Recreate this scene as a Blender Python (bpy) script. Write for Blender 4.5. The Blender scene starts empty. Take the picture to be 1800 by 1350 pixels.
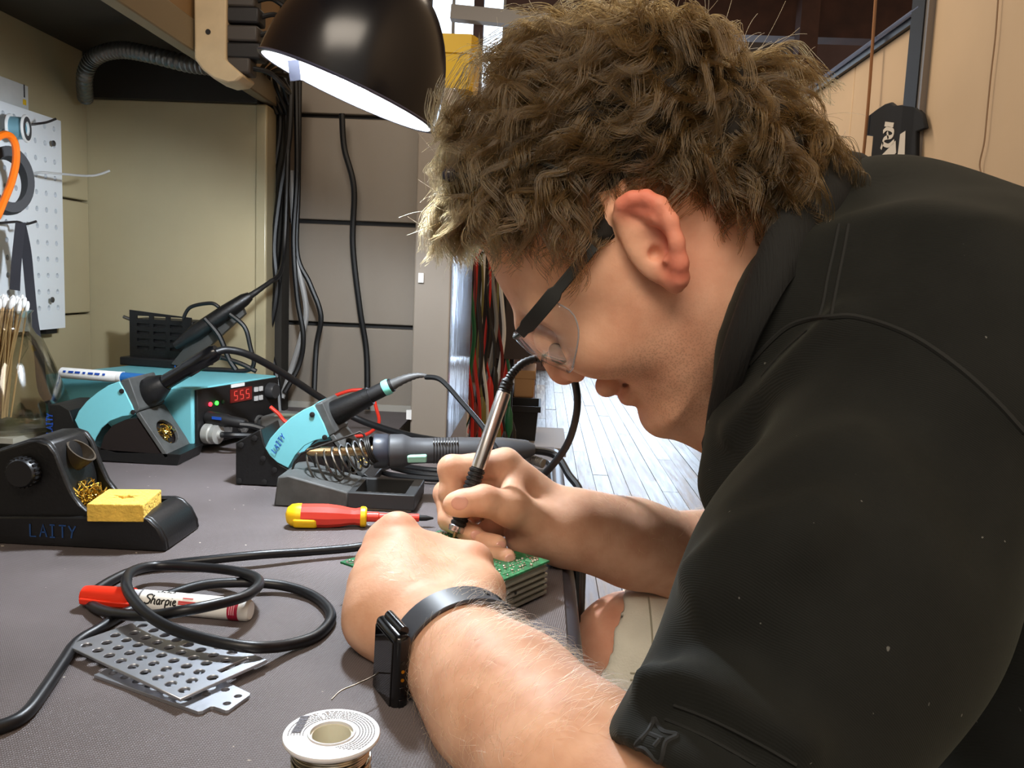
import bpy, bmesh, math, random
import numpy as np
from mathutils import Vector, Matrix, geometry
from mathutils.bvhtree import BVHTree
random.seed(7); np.random.seed(7)
SC = bpy.context.scene
COL = SC.collection

# ---------------------------------------------------------------- camera
# metres; x across the bench, y along it away from the camera, z = 0 on the bench top
F = 1500.0
CAM = np.array((0, 0, .26))
def nrm(a):
    a = np.array(a, float); return a / np.linalg.norm(a)
_Y = nrm((55, 180, -F)); _c = (np.array((1, -.045, 0.)) @ _Y) / (-_Y[2])
_X = nrm((1, -.045, _c)); _Z = np.cross(_X, _Y)
ROT = np.stack([_X, _Y, _Z], 1)
cam = bpy.data.cameras.new('camera'); cam_o = bpy.data.objects.new('camera', cam); COL.objects.link(cam_o)
cam.sensor_fit = 'HORIZONTAL'; cam.sensor_width = 36; cam.lens = 36 * F / 1800
cam.clip_start = .02; cam.clip_end = 100
m = Matrix([list(r) for r in ROT.T]).to_4x4(); m.translation = Vector(CAM)
cam_o.matrix_world = m
SC.camera = cam_o
def _ray(u, v): return ROT.T @ np.array((u - 900., 675. - v, -F)) / F
def G(u, v, z=0.):
    r = _ray(u, v); return CAM + r * ((z - CAM[2]) / r[2])
def PY(u, v, y):
    r = _ray(u, v); return CAM + r * ((y - CAM[1]) / r[1])
def PX(u, v, x):
    r = _ray(u, v); return CAM + r * ((x - CAM[0]) / r[0])

# ---------------------------------------------------------------- light
SC.view_settings.view_transform = 'Standard'; SC.view_settings.look = 'None'
SC.view_settings.exposure = 0.35; SC.view_settings.gamma = 1.0
SC.view_settings.use_curve_mapping = False
W = bpy.data.worlds.new('world'); SC.world = W; W.use_nodes = True
W.node_tree.nodes['Background'].inputs[0].default_value = (1.0, .90, .78, 1)
W.node_tree.nodes['Background'].inputs[1].default_value = .40
def area(name, loc, target, sx, sy, power, color):
    l = bpy.data.lights.new(name, 'AREA'); l.shape = 'RECTANGLE'; l.size = sx; l.size_y = sy
    l.energy = power; l.color = color
    o = bpy.data.objects.new(name, l); COL.objects.link(o); o.location = loc
    o.rotation_euler = (Vector(target) - Vector(loc)).to_track_quat('-Z', 'Y').to_euler()
    return o
area('camera_side_fill', (-.25, -.9, 1.75), (.1, .6, .15), 1.6, .7, 36, (1.0, .87, .72))  # unseen warm fill added behind the camera to brighten the face and booth
area('hall_tube_light', (.2, 3.6, 2.6), (.9, 3.6, 0), .6, 2.4, 46, (1.0, .84, .66))
area('window_daylight', (1.0, 10.6, .7), (.3, 2, -.3), 1.8, 2.0, 70, (.62, .78, 1.0))

# ---------------------------------------------------------------- helpers
def rgb(r, g, b):
    def f(c):
        c /= 255.
        return c / 12.92 if c <= .04045 else ((c + .055) / 1.055) ** 2.4
    return (f(r), f(g), f(b), 1)
MATS = {}
def mat(name, color, rough=.5, metal=0., spec=.5, var=0., vscale=20., bump=0., bscale=60., coat=0., sss=0., emit=None, estr=0., trans=0., ior=1.45, alpha=1., stretch=(1, 1, 1)):
    if name in MATS: return MATS[name]
    M = bpy.data.materials.new(name); M.use_nodes = True; nt = M.node_tree
    b = nt.nodes['Principled BSDF']
    b.inputs['Base Color'].default_value = color; b.inputs['Roughness'].default_value = rough
    b.inputs['Metallic'].default_value = metal; b.inputs['Specular IOR Level'].default_value = spec
    b.inputs['Coat Weight'].default_value = coat; b.inputs['IOR'].default_value = ior
    b.inputs['Transmission Weight'].default_value = trans; b.inputs['Alpha'].default_value = alpha
    if sss:
        b.inputs['Subsurface Weight'].default_value = sss; b.inputs['Subsurface Radius'].default_value = (1, .35, .2); b.inputs['Subsurface Scale'].default_value = .004
    if emit:
        b.inputs['Emission Color'].default_value = emit; b.inputs['Emission Strength'].default_value = estr
    if var or bump:
        tc = nt.nodes.new('ShaderNodeTexCoord'); mp = nt.nodes.new('ShaderNodeMapping'); mp.inputs['Scale'].default_value = stretch
        nt.links.new(tc.outputs['Object'], mp.inputs[0])
    if var:
        n = nt.nodes.new('ShaderNodeTexNoise'); n.inputs['Scale'].default_value = vscale; n.inputs['Detail'].default_value = 5
        nt.links.new(mp.outputs[0], n.inputs['Vector'])
        r = nt.nodes.new('ShaderNodeValToRGB'); r.color_ramp.elements[0].position = .3; r.color_ramp.elements[1].position = .7
        c = color[:3]
        r.color_ramp.elements[0].color = tuple(x * (1 - var) for x in c) + (1,)
        r.color_ramp.elements[1].color = tuple(min(1, x * (1 + var)) for x in c) + (1,)
        nt.links.new(n.outputs['Fac'], r.inputs[0]); nt.links.new(r.outputs[0], b.inputs['Base Color'])
    if bump:
        n = nt.nodes.new('ShaderNodeTexNoise'); n.inputs['Scale'].default_value = bscale; n.inputs['Detail'].default_value = 3
        nt.links.new(mp.outputs[0], n.inputs['Vector'])
        bp = nt.nodes.new('ShaderNodeBump'); bp.inputs['Strength'].default_value = bump; bp.inputs['Distance'].default_value = .002
        nt.links.new(n.outputs['Fac'], bp.inputs['Height']); nt.links.new(bp.outputs[0], b.inputs['Normal'])
    MATS[name] = M
    return M
def tag(o, label=None, cat=None, group=None, kind=None):
    if label: o['label'] = label
    if cat: o['category'] = cat
    if group: o['group'] = group
    if kind: o['kind'] = kind
    return o
WLOC = {}
def thing(name, label, cat, loc, group=None, kind=None):
    o = bpy.data.objects.new(name, None); COL.objects.link(o); o.location = tuple(loc); o.empty_display_size = .02
    WLOC[o] = np.array(loc, float)
    return tag(o, label, cat, group, kind)
def arr(p): return np.array(p, float)
def frame(d):
    d = nrm(d); a = arr((0, 0, 1)) if abs(d[2]) < .9 else arr((1, 0, 0))
    s = nrm(np.cross(a, d)); return d, s, np.cross(d, s)
def cr(pts, n=8, closed=False):
    """Catmull-Rom resample"""
    P = [arr(p) for p in pts]; out = []
    N = len(P); seg = N if closed else N - 1
    for i in range(seg):
        if closed: p0, p1, p2, p3 = P[i - 1], P[i], P[(i + 1) % N], P[(i + 2) % N]
        else: p0, p1, p2, p3 = P[max(i - 1, 0)], P[i], P[i + 1], P[min(i + 2, N - 1)]
        for k in range(n):
            t = k / n
            out.append(.5 * (2 * p1 + (p2 - p0) * t + (2 * p0 - 5 * p1 + 4 * p2 - p3) * t * t + (3 * p1 - p0 - 3 * p2 + p3) * t ** 3))
    if not closed: out.append(P[-1])
    return out
class MB:
    def __init__(s): s.v = []; s.f = []
    def add(s, v, f):
        o = len(s.v); s.v += [tuple(map(float, p)) for p in v]; s.f += [tuple(i + o for i in q) for q in f]; return s
    def box(s, c, h, ax=None):
        """centre, half sizes, optional 3 axes"""
        A = [arr(a) for a in (ax or ((1, 0, 0), (0, 1, 0), (0, 0, 1)))]; c = arr(c)
        v = [c + A[0] * h[0] * i + A[1] * h[1] * j + A[2] * h[2] * k for i in (-1, 1) for j in (-1, 1) for k in (-1, 1)]
        return s.add(v, [(0, 1, 3, 2), (4, 6, 7, 5), (0, 4, 5, 1), (2, 3, 7, 6), (0, 2, 6, 4), (1, 5, 7, 3)])
    def bb(s, a, b):
        a, b = arr(a), arr(b); return s.box((a + b) / 2, abs(b - a) / 2)
    def prism(s, poly, vec):
        P = [arr(p) for p in poly]; n = len(P); vec = arr(vec)
        nn = sum((np.cross(P[i] - P[0], P[i + 1] - P[0]) for i in range(1, n - 1)), np.zeros(3))
        if nn @ vec > 0: P = P[::-1]
        tri = geometry.tessellate_polygon([[Vector(p) for p in P]])
        f = []
        for t in tri:
            a, b, c = (P[i] for i in t)
            t = tuple(t)
            if np.cross(b - a, c - a) @ vec > 0: t = t[::-1]
            f += [t, tuple(i + n for i in t[::-1])]
        f += [(i, i + n, (i + 1) % n + n, (i + 1) % n)[::-1] for i in range(n)]
        return s.add(P + [p + vec for p in P], [q[::-1] if len(q) == 4 else q for q in f])
    def tube(s, pts, r, n=8, cap=True, closed=False, flat=None):
        P = [arr(p) for p in pts]; N = len(P)
        R = [r] * N if np.isscalar(r) else list(r)
        T = []
        for i in range(N):
            a = P[i - 1] if (i > 0 or closed) else P[i]; b = P[(i + 1) % N] if (i < N - 1 or closed) else P[i]
            T.append(nrm(b - a + 1e-12))
        _, sd, up = frame(T[0]); V = []
        for i in range(N):
            sd = sd - T[i] * (sd @ T[i]); sd = nrm(sd); up = np.cross(T[i], sd)
            for k in range(n):
                a = 2 * math.pi * k / n
                V.append(P[i] + (sd * math.cos(a) + up * math.sin(a)) * R[i])
        Fc = []
        for i in range(N if closed else N - 1):
            j = (i + 1) % N
            for k in range(n): Fc.append((i * n + k, i * n + (k + 1) % n, j * n + (k + 1) % n, j * n + k))
        if cap and not closed: Fc += [tuple(range(n))[::-1], tuple((N - 1) * n + k for k in range(n))]
        return s.add(V, Fc)
    def lathe(s, prof, o, ax=(0, 0, 1), n=32, closed=False):
        """prof = [(radius, height)...]"""
        d, a, b = frame(ax); o = arr(o); V = []; Fc = []
        for r, h in prof:
            for k in range(n):
                t = 2 * math.pi * k / n
                V.append(o + d * h + (a * math.cos(t) + b * math.sin(t)) * max(r, 1e-5))
        M_ = len(prof)
        for i in range(M_ if closed else M_ - 1):
            j = (i + 1) % M_
            for k in range(n): Fc.append((i * n + k, i * n + (k + 1) % n, j * n + (k + 1) % n, j * n + k))
        if not closed:
            Fc += [tuple(range(n))[::-1], tuple((M_ - 1) * n + k for k in range(n))]
        return s.add(V, Fc)
    def ribbon(s, pts, w, nrmv, th):
        """flat strip of width w along pts; nrmv = face normal(s)"""
        P = [arr(p) for p in pts]; N = len(P); V = []
        for i in range(N):
            t = nrm(P[min(i + 1, N - 1)] - P[max(i - 1, 0)] + 1e-12)
            nv = nrm(nrmv[i] if isinstance(nrmv, list) else nrmv); sd = nrm(np.cross(t, nv))
            for a, b in ((-1, 0), (1, 0), (1, 1), (-1, 1)): V.append(P[i] + sd * a * w / 2 + nv * b * th)
        Fc = []
        for i in range(N - 1):
            for k in range(4): Fc.append((i * 4 + k, i * 4 + (k + 1) % 4, (i + 1) * 4 + (k + 1) % 4, (i + 1) * 4 + k))
        Fc += [(3, 2, 1, 0), tuple((N - 1) * 4 + k for k in range(4))]
        return s.add(V, Fc)
    def ell(s, c, r, ax=None, n=12, m_=8):
        A = [arr(a) for a in (ax or ((1, 0, 0), (0, 1, 0), (0, 0, 1)))]; c = arr(c); V = [c + A[2] * r[2]]
        for i in range(1, m_):
            p = math.pi * i / m_
            for k in range(n):
                t = 2 * math.pi * k / n
                V.append(c + A[0] * r[0] * math.sin(p) * math.cos(t) + A[1] * r[1] * math.sin(p) * math.sin(t) + A[2] * r[2] * math.cos(p))
        V.append(c - A[2] * r[2]); L = len(V) - 1; Fc = []
        for k in range(n):
            Fc.append((0, 1 + k, 1 + (k + 1) % n))
            for i in range(m_ - 2):
                a = 1 + i * n; Fc.append((a + k, a + n + k, a + n + (k + 1) % n, a + (k + 1) % n))
            a = 1 + (m_ - 2) * n; Fc.append((L, a + (k + 1) % n, a + k))
        return s.add(V, Fc)
    def build(s, name, m, parent=None, smooth=40, bevel=0, seg=2, fix=True):
        V = arr(s.v)
        me = bpy.data.meshes.new(name); o = bpy.data.objects.new(name, me); COL.objects.link(o)
        if parent is not None:
            base = WLOC[parent]; o.parent = parent; WLOC[o] = base
        else:
            base = arr(((V[:, 0].min() + V[:, 0].max()) / 2, (V[:, 1].min() + V[:, 1].max()) / 2, V[:, 2].min()))
            o.location = tuple(base); WLOC[o] = base
        me.from_pydata((V - base).tolist(), [], s.f); me.validate()
        if fix:
            bm = bmesh.new(); bm.from_mesh(me); bmesh.ops.recalc_face_normals(bm, faces=bm.faces); bm.to_mesh(me); bm.free()
        me.materials.append(m)
        if smooth:
            me.polygons.foreach_set('use_smooth', [True] * len(me.polygons)); me.set_sharp_from_angle(angle=math.radians(smooth))
        if bevel:
            md = o.modifiers.new('bevel', 'BEVEL'); md.width = bevel; md.segments = seg; md.limit_method = 'ANGLE'; md.angle_limit = math.radians(35)
        return o
def holed(outline, holes):
    """2-D triangulation of an outline with holes -> verts, tris"""
    V = []; E = []
    for L in [outline] + holes:
        o = len(V); V += [Vector((p[0], p[1])) for p in L]; E += [(o + i, o + (i + 1) % len(L)) for i in range(len(L))]
    v, e, f, *_ = geometry.delaunay_2d_cdt(V, E, [], 1, 1e-7)
    H = [(sum(p[0] for p in h) / len(h), sum(p[1] for p in h) / len(h), h) for h in holes]
    def inside(p, L):
        c = False; n = len(L)
        for i in range(n):
            a, b = L[i], L[i - 1]
            if (a[1] > p[1]) != (b[1] > p[1]) and p[0] < (b[0] - a[0]) * (p[1] - a[1]) / (b[1] - a[1]) + a[0]: c = not c
        return c
    out = []
    for t in f:
        c = (sum(v[i][0] for i in t) / 3, sum(v[i][1] for i in t) / 3)
        if any(abs(c[0] - h[0]) < .03 and inside(c, h[2]) for h in H): continue
        out.append(tuple(t))
    return [(p[0], p[1]) for p in v], out
def holed_plate(mb, outline, holes, o, ex, ey, th):
    v, f = holed(outline, holes); o, ex, ey = arr(o), arr(ex), arr(ey); n = np.cross(ex, ey); k = len(v)
    V = [o + ex * p[0] + ey * p[1] for p in v]; V += [p - n * th for p in V]
    cnt = {}
    for t in f:
        for a, b in ((0, 1), (1, 2), (2, 0)): cnt.setdefault((min(t[a], t[b]), max(t[a], t[b])), []).append((t[a], t[b]))
    Fc = list(f) + [tuple(i + k for i in t[::-1]) for t in f]
    for e in cnt.values():
        if len(e) == 1:
            a, b = e[0]; Fc.append((b, a, a + k, b + k))
    return mb.add(V, Fc)
def circ(x, y, r, n=12, ry=None): return [(x + r * math.cos(2 * math.pi * i / n), y + (ry or r) * math.sin(2 * math.pi * i / n)) for i in range(n)]
# single-stroke capitals and digits for hand lettering, unit box
GL = {'L': [[(0, 1), (0, 0), (.6, 0)]], 'A': [[(0, 0), (.35, 1), (.7, 0)], [(.12, .38), (.58, .38)]], 'I': [[(.3, 0), (.3, 1)], [(.05, 1), (.55, 1)], [(.05, 0), (.55, 0)]],
      'T': [[(.35, 0), (.35, 1)], [(0, 1), (.7, 1)]], 'Y': [[(0, 1), (.35, .5)], [(.7, 1), (.35, .5), (.25, 0)]]}
def hand(mb, text, o, ex, ey, h, w=.0012, adv=.85, fn=None):
    """ribbon strokes on a plane (o, ex right, ey up)"""
    o, ex, ey = arr(o), nrm(ex), nrm(ey); n = np.cross(ex, ey); x = 0
    for ch in text:
        for st in GL[ch]:
            mb.ribbon([o + ex * (p[0] + x) * h * .8 + ey * p[1] * h + n * .0002 for p in st], w, n, .0003)
        x += adv
    return mb

# ---------------------------------------------------------------- common materials
BLACK = mat('black_plastic', rgb(14, 14, 15), .42, bump=.15, bscale=300)
BLACKM = mat('black_matte', rgb(19, 18, 19), .55)
BLACKG = mat('black_gloss', rgb(8, 8, 10), .2)
RUB = mat('black_rubber_cable', rgb(15, 16, 18), .42)
GREYP = mat('dusty_grey_plastic', rgb(70, 71, 70), .6, var=.25, vscale=60)
BLUE = mat('turquoise_enamel', rgb(112, 186, 196), .4)
INKB = mat('blue_ink', rgb(22, 70, 160), .6)
STEEL = mat('bright_steel', rgb(190, 190, 195), .25, 1.)
WIRE = mat('grey_wire', rgb(120, 118, 115), .35, 1.)
BRASS = mat('brass', rgb(225, 190, 90), .25, 1.)
WHITE = mat('white_plastic', rgb(230, 230, 228), .4)
RED = mat('red_plastic', rgb(205, 48, 32), .38)
YEL = mat('yellow_plastic', rgb(240, 190, 15), .4)
# ================================================================ the room
BEI = mat('beige_painted_steel', rgb(172, 160, 128), .42, var=.08, vscale=4, bump=.05, bscale=40)
TAUPE = mat('taupe_painted_steel', rgb(140, 130, 118), .45, var=.06, vscale=5)
DARKW = mat('dark_timber', rgb(74, 44, 30), .7, var=.3, vscale=6, stretch=(1, .2, 1))
def struct(name, mb, m, parent=None, **k):
    o = mb.build(name, m, parent, **k)
    if parent is None: o['kind'] = 'structure'
    return o
FZ = -.9
fl = struct('floor', MB().bb((-4, -3, FZ - .1), (6, 12, FZ - .012)), mat('floor_gap', rgb(40, 32, 28), .8))
# worn boards: one mesh per length, shared
def plank_mat(name, c1, c2, rough):
    M = mat(name, c1, rough); nt = M.node_tree; b = nt.nodes['Principled BSDF']
    tc = nt.nodes.new('ShaderNodeTexCoord'); mp = nt.nodes.new('ShaderNodeMapping'); mp.inputs['Scale'].default_value = (14, 1.2, 1)
    geo = nt.nodes.new('ShaderNodeNewGeometry')
    nt.links.new(geo.outputs['Position'], mp.inputs[0])
    n = nt.nodes.new('ShaderNodeTexNoise'); n.inputs['Scale'].default_value = 3; n.inputs['Detail'].default_value = 8; nt.links.new(mp.outputs[0], n.inputs['Vector'])
    r = nt.nodes.new('ShaderNodeValToRGB'); r.color_ramp.elements[0].position = .42; r.color_ramp.elements[0].color = c1; r.color_ramp.elements[1].position = .6; r.color_ramp.elements[1].color = c2
    nt.links.new(n.outputs['Fac'], r.inputs[0]); nt.links.new(r.outputs[0], b.inputs['Base Color'])
    rr = nt.nodes.new('ShaderNodeMapRange'); rr.inputs['To Min'].default_value = rough - .08; rr.inputs['To Max'].default_value = rough + .18
    nt.links.new(n.outputs['Fac'], rr.inputs[0]); nt.links.new(rr.outputs[0], b.inputs['Roughness'])
    bp = nt.nodes.new('ShaderNodeBump'); bp.inputs['Strength'].default_value = .4; bp.inputs['Distance'].default_value = .004
    nt.links.new(n.outputs['Fac'], bp.inputs['Height']); nt.links.new(bp.outputs[0], b.inputs['Normal'])
    return M
pm = [plank_mat('worn_board_ochre', rgb(128, 100, 76), rgb(170, 150, 126), .36), plank_mat('worn_board_grey', rgb(112, 104, 98), rgb(158, 154, 150), .33)]
def plank(L, m):
    mb = MB().bb((-.0455, -L / 2 + .002, -.012), (.0455, L / 2 - .002, 0)); me = mb.build('tmp', m, bevel=0).data
    o = bpy.data.objects['tmp']; off = o.location.copy(); bpy.data.objects.remove(o)
    me.transform(Matrix.Translation(off)); me.name = 'plank'
    return me
PL = {(L, i): plank(L, pm[i]) for L in (2.4, 1.6, 3.2) for i in (0, 1)}
for c in range(26):
    x = -.35 + c * .094; y = -1.6 + random.random() * 1.2
    while y < 11.5:
        L = random.choice((2.4, 1.6, 3.2)); o = bpy.data.objects.new('plank', PL[(L, random.randint(0, 1))]); COL.objects.link(o)
        o.parent = fl; b = WLOC[fl]; o.location = (x - b[0], y + L / 2 - b[1], FZ - b[2] + random.uniform(-.002, .001)); y += L
struct('ceiling', MB().bb((-4, -3, 4.2), (6, 12, 4.3)), DARKW)
for i, yy in enumerate((2.6, 4.2, 5.8, 7.4)):
    struct('trim_%d' % (i + 1), MB().bb((-4 if i < 3 else .25, yy - .1, (3.2, 3.4, 3.5, 2.32)[i]), (6, yy + .1, (4.195, 4.195, 4.195, 2.8)[i])), DARKW)
# far wall with openings, daylight beyond
wf = mat('far_wall_plaster', rgb(120, 92, 84), .8, var=.15, vscale=2)
YW = 11.2
def wall_with(rects, X0, X1, Z0, Z1, y, th):
    xs = sorted({X0, X1} | {a for r in rects for a in (r[0], r[1])}); zs = sorted({Z0, Z1} | {a for r in rects for a in (r[2], r[3])}); mb = MB()
    for i in range(len(xs) - 1):
        for j in range(len(zs) - 1):
            cx, cz = (xs[i] + xs[i + 1]) / 2, (zs[j] + zs[j + 1]) / 2
            if any(r[0] < cx < r[1] and r[2] < cz < r[3] for r in rects): continue
            mb.bb((xs[i], y, zs[j]), (xs[i + 1], y + th, zs[j + 1]))
    return mb
RW = [(.1, 2.5, FZ + .05, 1.6), (-2.6, -.62, 2.15, 3.95)]
struct('wall_far', wall_with(RW, -4, 6, FZ, 4.2, YW, .15), wf)
DAY = mat('daylit_pane', rgb(240, 246, 255), .3, emit=(.70, .84, 1.0, 1), estr=2.6)
FRW = mat('white_window_frame', rgb(215, 212, 205), .5)
for i, r in enumerate(RW):
    w = thing('window_%d' % (i + 1), None, None, ((r[0] + r[1]) / 2, YW, r[2]), kind='structure')
    mb = MB(); t = .035; y0, y1 = YW - .01, YW + .1
    for a, b in (((r[0], r[2]), (r[0] + t, r[3])), ((r[1] - t, r[2]), (r[1], r[3])), ((r[0], r[2]), (r[1], r[2] + t)), ((r[0], r[3] - t), (r[1], r[3]))): mb.bb((a[0], y0, a[1]), (b[0], y1, b[1]))
    nx, nz = 3, 2
    for k in range(1, nx): x = r[0] + (r[1] - r[0]) * k / nx; mb.bb((x - .02, y0, r[2]), (x + .02, y1, r[3]))
    for k in range(1, nz): z = r[2] + (r[3] - r[2]) * k / nz; mb.bb((r[0], y0, z - .02), (r[1], y1, z + .02))
    mb.build('window_frame', FRW, w)
    for a in range(nx):
        for c in range(nz):
            dx = (r[1] - r[0]) / nx; dz = (r[3] - r[2]) / nz
            MB().bb((r[0] + a * dx + .02, YW + .03, r[2] + c * dz + .02), (r[0] + (a + 1) * dx - .02, YW + .04, r[2] + (c + 1) * dz - .02)).build('pane', DAY, w)
# white duct under the ceiling, dark posts and a pale panel behind
p = PY(800, 20, 6.5); q = PY(985, 38, 6.5)
struct('trim_8', MB().box((p + q) / 2 + arr((0, .05, 0)), (.42, .05, .05), (nrm(q - p), (0, 1, 0), np.cross(nrm(q - p), (0, 1, 0)))), mat('white_duct', rgb(205, 200, 195), .5))
p = PY(842, 30, 6.6); struct('trim_9', MB().bb((p[0] - .04, 6.6, 0.8), (p[0] + .03, 6.7, 4.19)), mat('purple_brown_post', rgb(92, 72, 70), .7))
p = PY(1395, 180, 7.0); struct('trim_10', MB().bb((p[0] - .02, 6.9, -.9), (p[0] + .12, 7.05, 4.19)), DARKW)
p = PY(1300, 75, 8.2); q = PY(1390, 125, 8.2); struct('trim_11', MB().bb((p[0], 8.15, q[2] - .05), (q[0], 8.25, p[2] + .02)), mat('grey_panel', rgb(150, 140, 132), .7))
p = PY(1282, 0, 3.9); q = PY(1300, 22, 3.9)
struct('trim_12', MB().bb((p[0], 2.7, 2.17), (p[0] + .045, 4.1, 2.2)), mat('pale_batten', rgb(160, 125, 90), .7))

# tan partition along the right
TAN = mat('tan_partition', rgb(212, 184, 150), .8, var=.04, vscale=3, bump=.06, bscale=200)
XR = 1.2
wr = thing('wall_right', None, None, (XR, 2.5, FZ), kind='structure')
p = PX(1625, 12, XR); YP = p[1]; ZT = p[2]
q = PX(1410, 165, XR)
MB().bb((XR + .005, -1.5, FZ), (XR + .05, YP - .02, 4.19)).build('panel', TAN, wr, bevel=.004)
for a in range(3):
    y0 = YP + .03 + a * .62; MB().bb((XR + .012, y0, FZ), (XR + .05, y0 + .612, ZT - .03)).build('panel', TAN, wr, bevel=.004)
MB().bb((XR - .005, YP, ZT - .03), (XR + .055, YP + 1.9, ZT + .005)).build('top_rail', mat('black_rail', rgb(20, 20, 24), .35), wr)
MB().tube([(XR - .012, YP, ZT), (XR - .012, YP + 1.9, ZT)], .009, 8).build('rail_tube', mat('blue_grey_tube', rgb(120, 130, 155), .4, .6), wr)
MB().bb((XR - .02, YP - .05, FZ), (XR + .05, YP + .05, 4.19)).build('post', mat('black_post', rgb(18, 15, 14), .5), wr)
MB().bb((XR - .016, YP - .075, FZ), (XR + .02, YP - .052, 4.19)).build('post_trim', mat('grey_post_trim', rgb(125, 118, 112), .4, .4), wr)
# cord on the partition
pts = [PX(u, v, XR - .004) for u, v in ((1755, -10), (1750, 60), (1742, 130), (1735, 200), (1730, 250), (1722, 290), (1730, 312), (1745, 312))]
tag(MB().tube(cr(pts, 6), .0022, 6).build('cord', mat('tan_cord', rgb(150, 122, 95), .8)), 'thin tan cord hanging loose down the near tan partition panel', 'cord')
pts = [PX(u, v, XR - .03) for u, v in ((1542, -40), (1535, 60), (1528, 160), (1520, 250), (1510, 340), (1500, 420))]
tag(MB().tube(cr(pts, 4), .006, 8).build('rope', mat('brown_rope', rgb(150, 105, 70), .9, bump=.5, bscale=400)), 'thin brown rope hanging down in front of the tan partition', 'rope')
# black T-shirt pinned on the partition
pxs = [(1527, 208), (1548, 192), (1562, 183), (1572, 180), (1580, 186), (1596, 184), (1614, 186), (1628, 200), (1634, 226), (1618, 232), (1617, 290), (1622, 330), (1632, 345), (1622, 420), (1532, 420), (1530, 330), (1536, 290), (1541, 240), (1526, 238)]
poly = [PX(u, v, XR - .006) for u, v in pxs]
ts = thing('hanging_tshirt', 'black T-shirt with white print hung flat on the tan partition', 'shirt', PX(1575, 420, XR - .006))
MB().prism(poly, (-.014, 0, 0)).build('fabric', mat('black_cotton', rgb(14, 13, 14), .9), ts, bevel=.004)
pr = mat('white_print', rgb(215, 205, 190), .8); mb = MB()
def pxr(u, v): return PX(u, v, XR - .0205)
for L, w in (([(1548, 286), (1556, 278), (1566, 268), (1575, 258)], .045), ([(1556, 218), (1571, 220)], .016), ([(1553, 232), (1560, 226), (1570, 230), (1568, 240), (1556, 243), (1553, 252), (1562, 256), (1572, 248)], .014), ([(1549, 262), (1553, 250)], .014), ([(1560, 232), (1562, 244)], .01)):
    mb.ribbon(cr([pxr(*a) for a in L], 4), w, (-1, 0, 0), .0015)
mb.prism([pxr(1583, 236), pxr(1592, 230), pxr(1590, 284), pxr(1577, 286)], (-.0015, 0, 0))
mb.build('print', pr, ts)

# ---------------------------------------------------------------- the booth
XL = -.80; YB = 1.49; ZS = .545; XS = -.478
wl = thing('wall_left', None, None, (XL, .6, 0), kind='structure')
za, zb = PX(165, 357, XL)[2], PX(163, 550, XL)[2]
for i, (z0, z1) in enumerate(((-.05, zb), (zb, za), (za, ZS + .25))):
    MB().bb((XL - .02, -.6, z0 + .0015), (XL, YB + .001, z1 - .0015)).build('panel', BEI, wl, bevel=.002)
MB().bb((XL - .05, -.6, -.05), (XL - .0215, YB + .1, ZS + .25)).build('backing', mat('dark_gap', rgb(40, 37, 32), .8), wl)
wb = thing('wall_back', None, None, ((XL + XS) / 2, YB, 0), kind='structure')
xr1 = PY(470, 300, YB)[0]
MB().bb((XL - .03, YB + .0015, -.05), (xr1 - .004, YB + .02, ZS - .004)).build('panel', BEI, wb, bevel=.002)
MB().bb((xr1 - .02, YB - .004, -.05), (xr1, YB + .05, ZS - .004)).build('edge_trim', mat('beige_edge', rgb(165, 155, 125), .25), wb, bevel=.003)
MB().bb((XL - .06, YB + .055, -.05), (xr1 + .01, YB + .1, ZS + .25)).build('backing', MATS['dark_gap'], wb)
# sheets behind the cords
YC = 1.62
wb2 = thing('wall_behind_cords', None, None, (-.35, YC, 0), kind='structure')
xa, xb = xr1 - .1, PY(732, 500, YC)[0]
zc = [-.9] + [PY(620, 572, YC)[2], PY(620, 392, YC)[2], PY(620, 205, YC)[2]] + [1.3]
for i in range(4): MB().bb((xa, YC, zc[i] + .004), (xb, YC + .02, zc[i + 1] - .004)).build('panel', TAUPE, wb2, bevel=.002)
for z in zc[1:4]: MB().bb((xa, YC + .012, z - .012), (xb, YC + .03, z + .012)).build('rail', mat('black_gap_rail', rgb(26, 24, 23), .5), wb2)
MB().bb((xb - .004, YC - .002, -.9), (xb + .012, YC + .03, 1.3)).build('edge_strip', MATS['dark_gap'], wb2)
MB().bb((xa, YC - .004, -.02), (xb, YC, .012)).build('sill', mat('grey_sill', rgb(165, 160, 150), .5), wb2)
# steel column with a shiny side
YK = 1.44
xk0, xk1 = PY(722, 700, YK)[0], PY(786, 700, YK)[0]
ztop = PY(780, 152, YK)[2]
colm = thing('steel_column', 'taupe steel cabinet column at the end of the bench under the yellow bin', 'cabinet', ((xk0 + xk1) / 2, YK, FZ))
MB().bb((xk0, YK, FZ), (xk1, YK + .42, ztop - .002)).build('body', TAUPE, colm, bevel=.003)
MB().bb((xk1 + .0005, YK + .004, -.02), (xk1 + .003, YK + .4, ztop - .06)).build('polished_side', mat('polished_film', rgb(205, 215, 235), .14, .9, bump=.6, bscale=14), colm)
zz = PY(780, 208, YK)[2]
MB().bb((xk0 + .01, YK - .006, zz), (xk1 - .004, YK - .0005, ztop - .003)).build('cap_plate', mat('pale_cap', rgb(170, 160, 148), .5), colm, bevel=.001)
for dx in (.012, .055):
    for dz in (.006, .045): MB().lathe([(.003, 0), (.003, .003), (.0015, .004)], (xk0 + dx + .004, YK - .006, zz + dz), (0, -1, 0), 8).build('screw', STEEL, colm)
for u, v in ((733, 488), (712, 728)):
    p = PY(u, v, YK); MB().bb((p[0] + .003, YK - .006, p[2] - .008), (p[0] + .012, YK, p[2] + .008)).build('catch', WHITE, colm)
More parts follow.
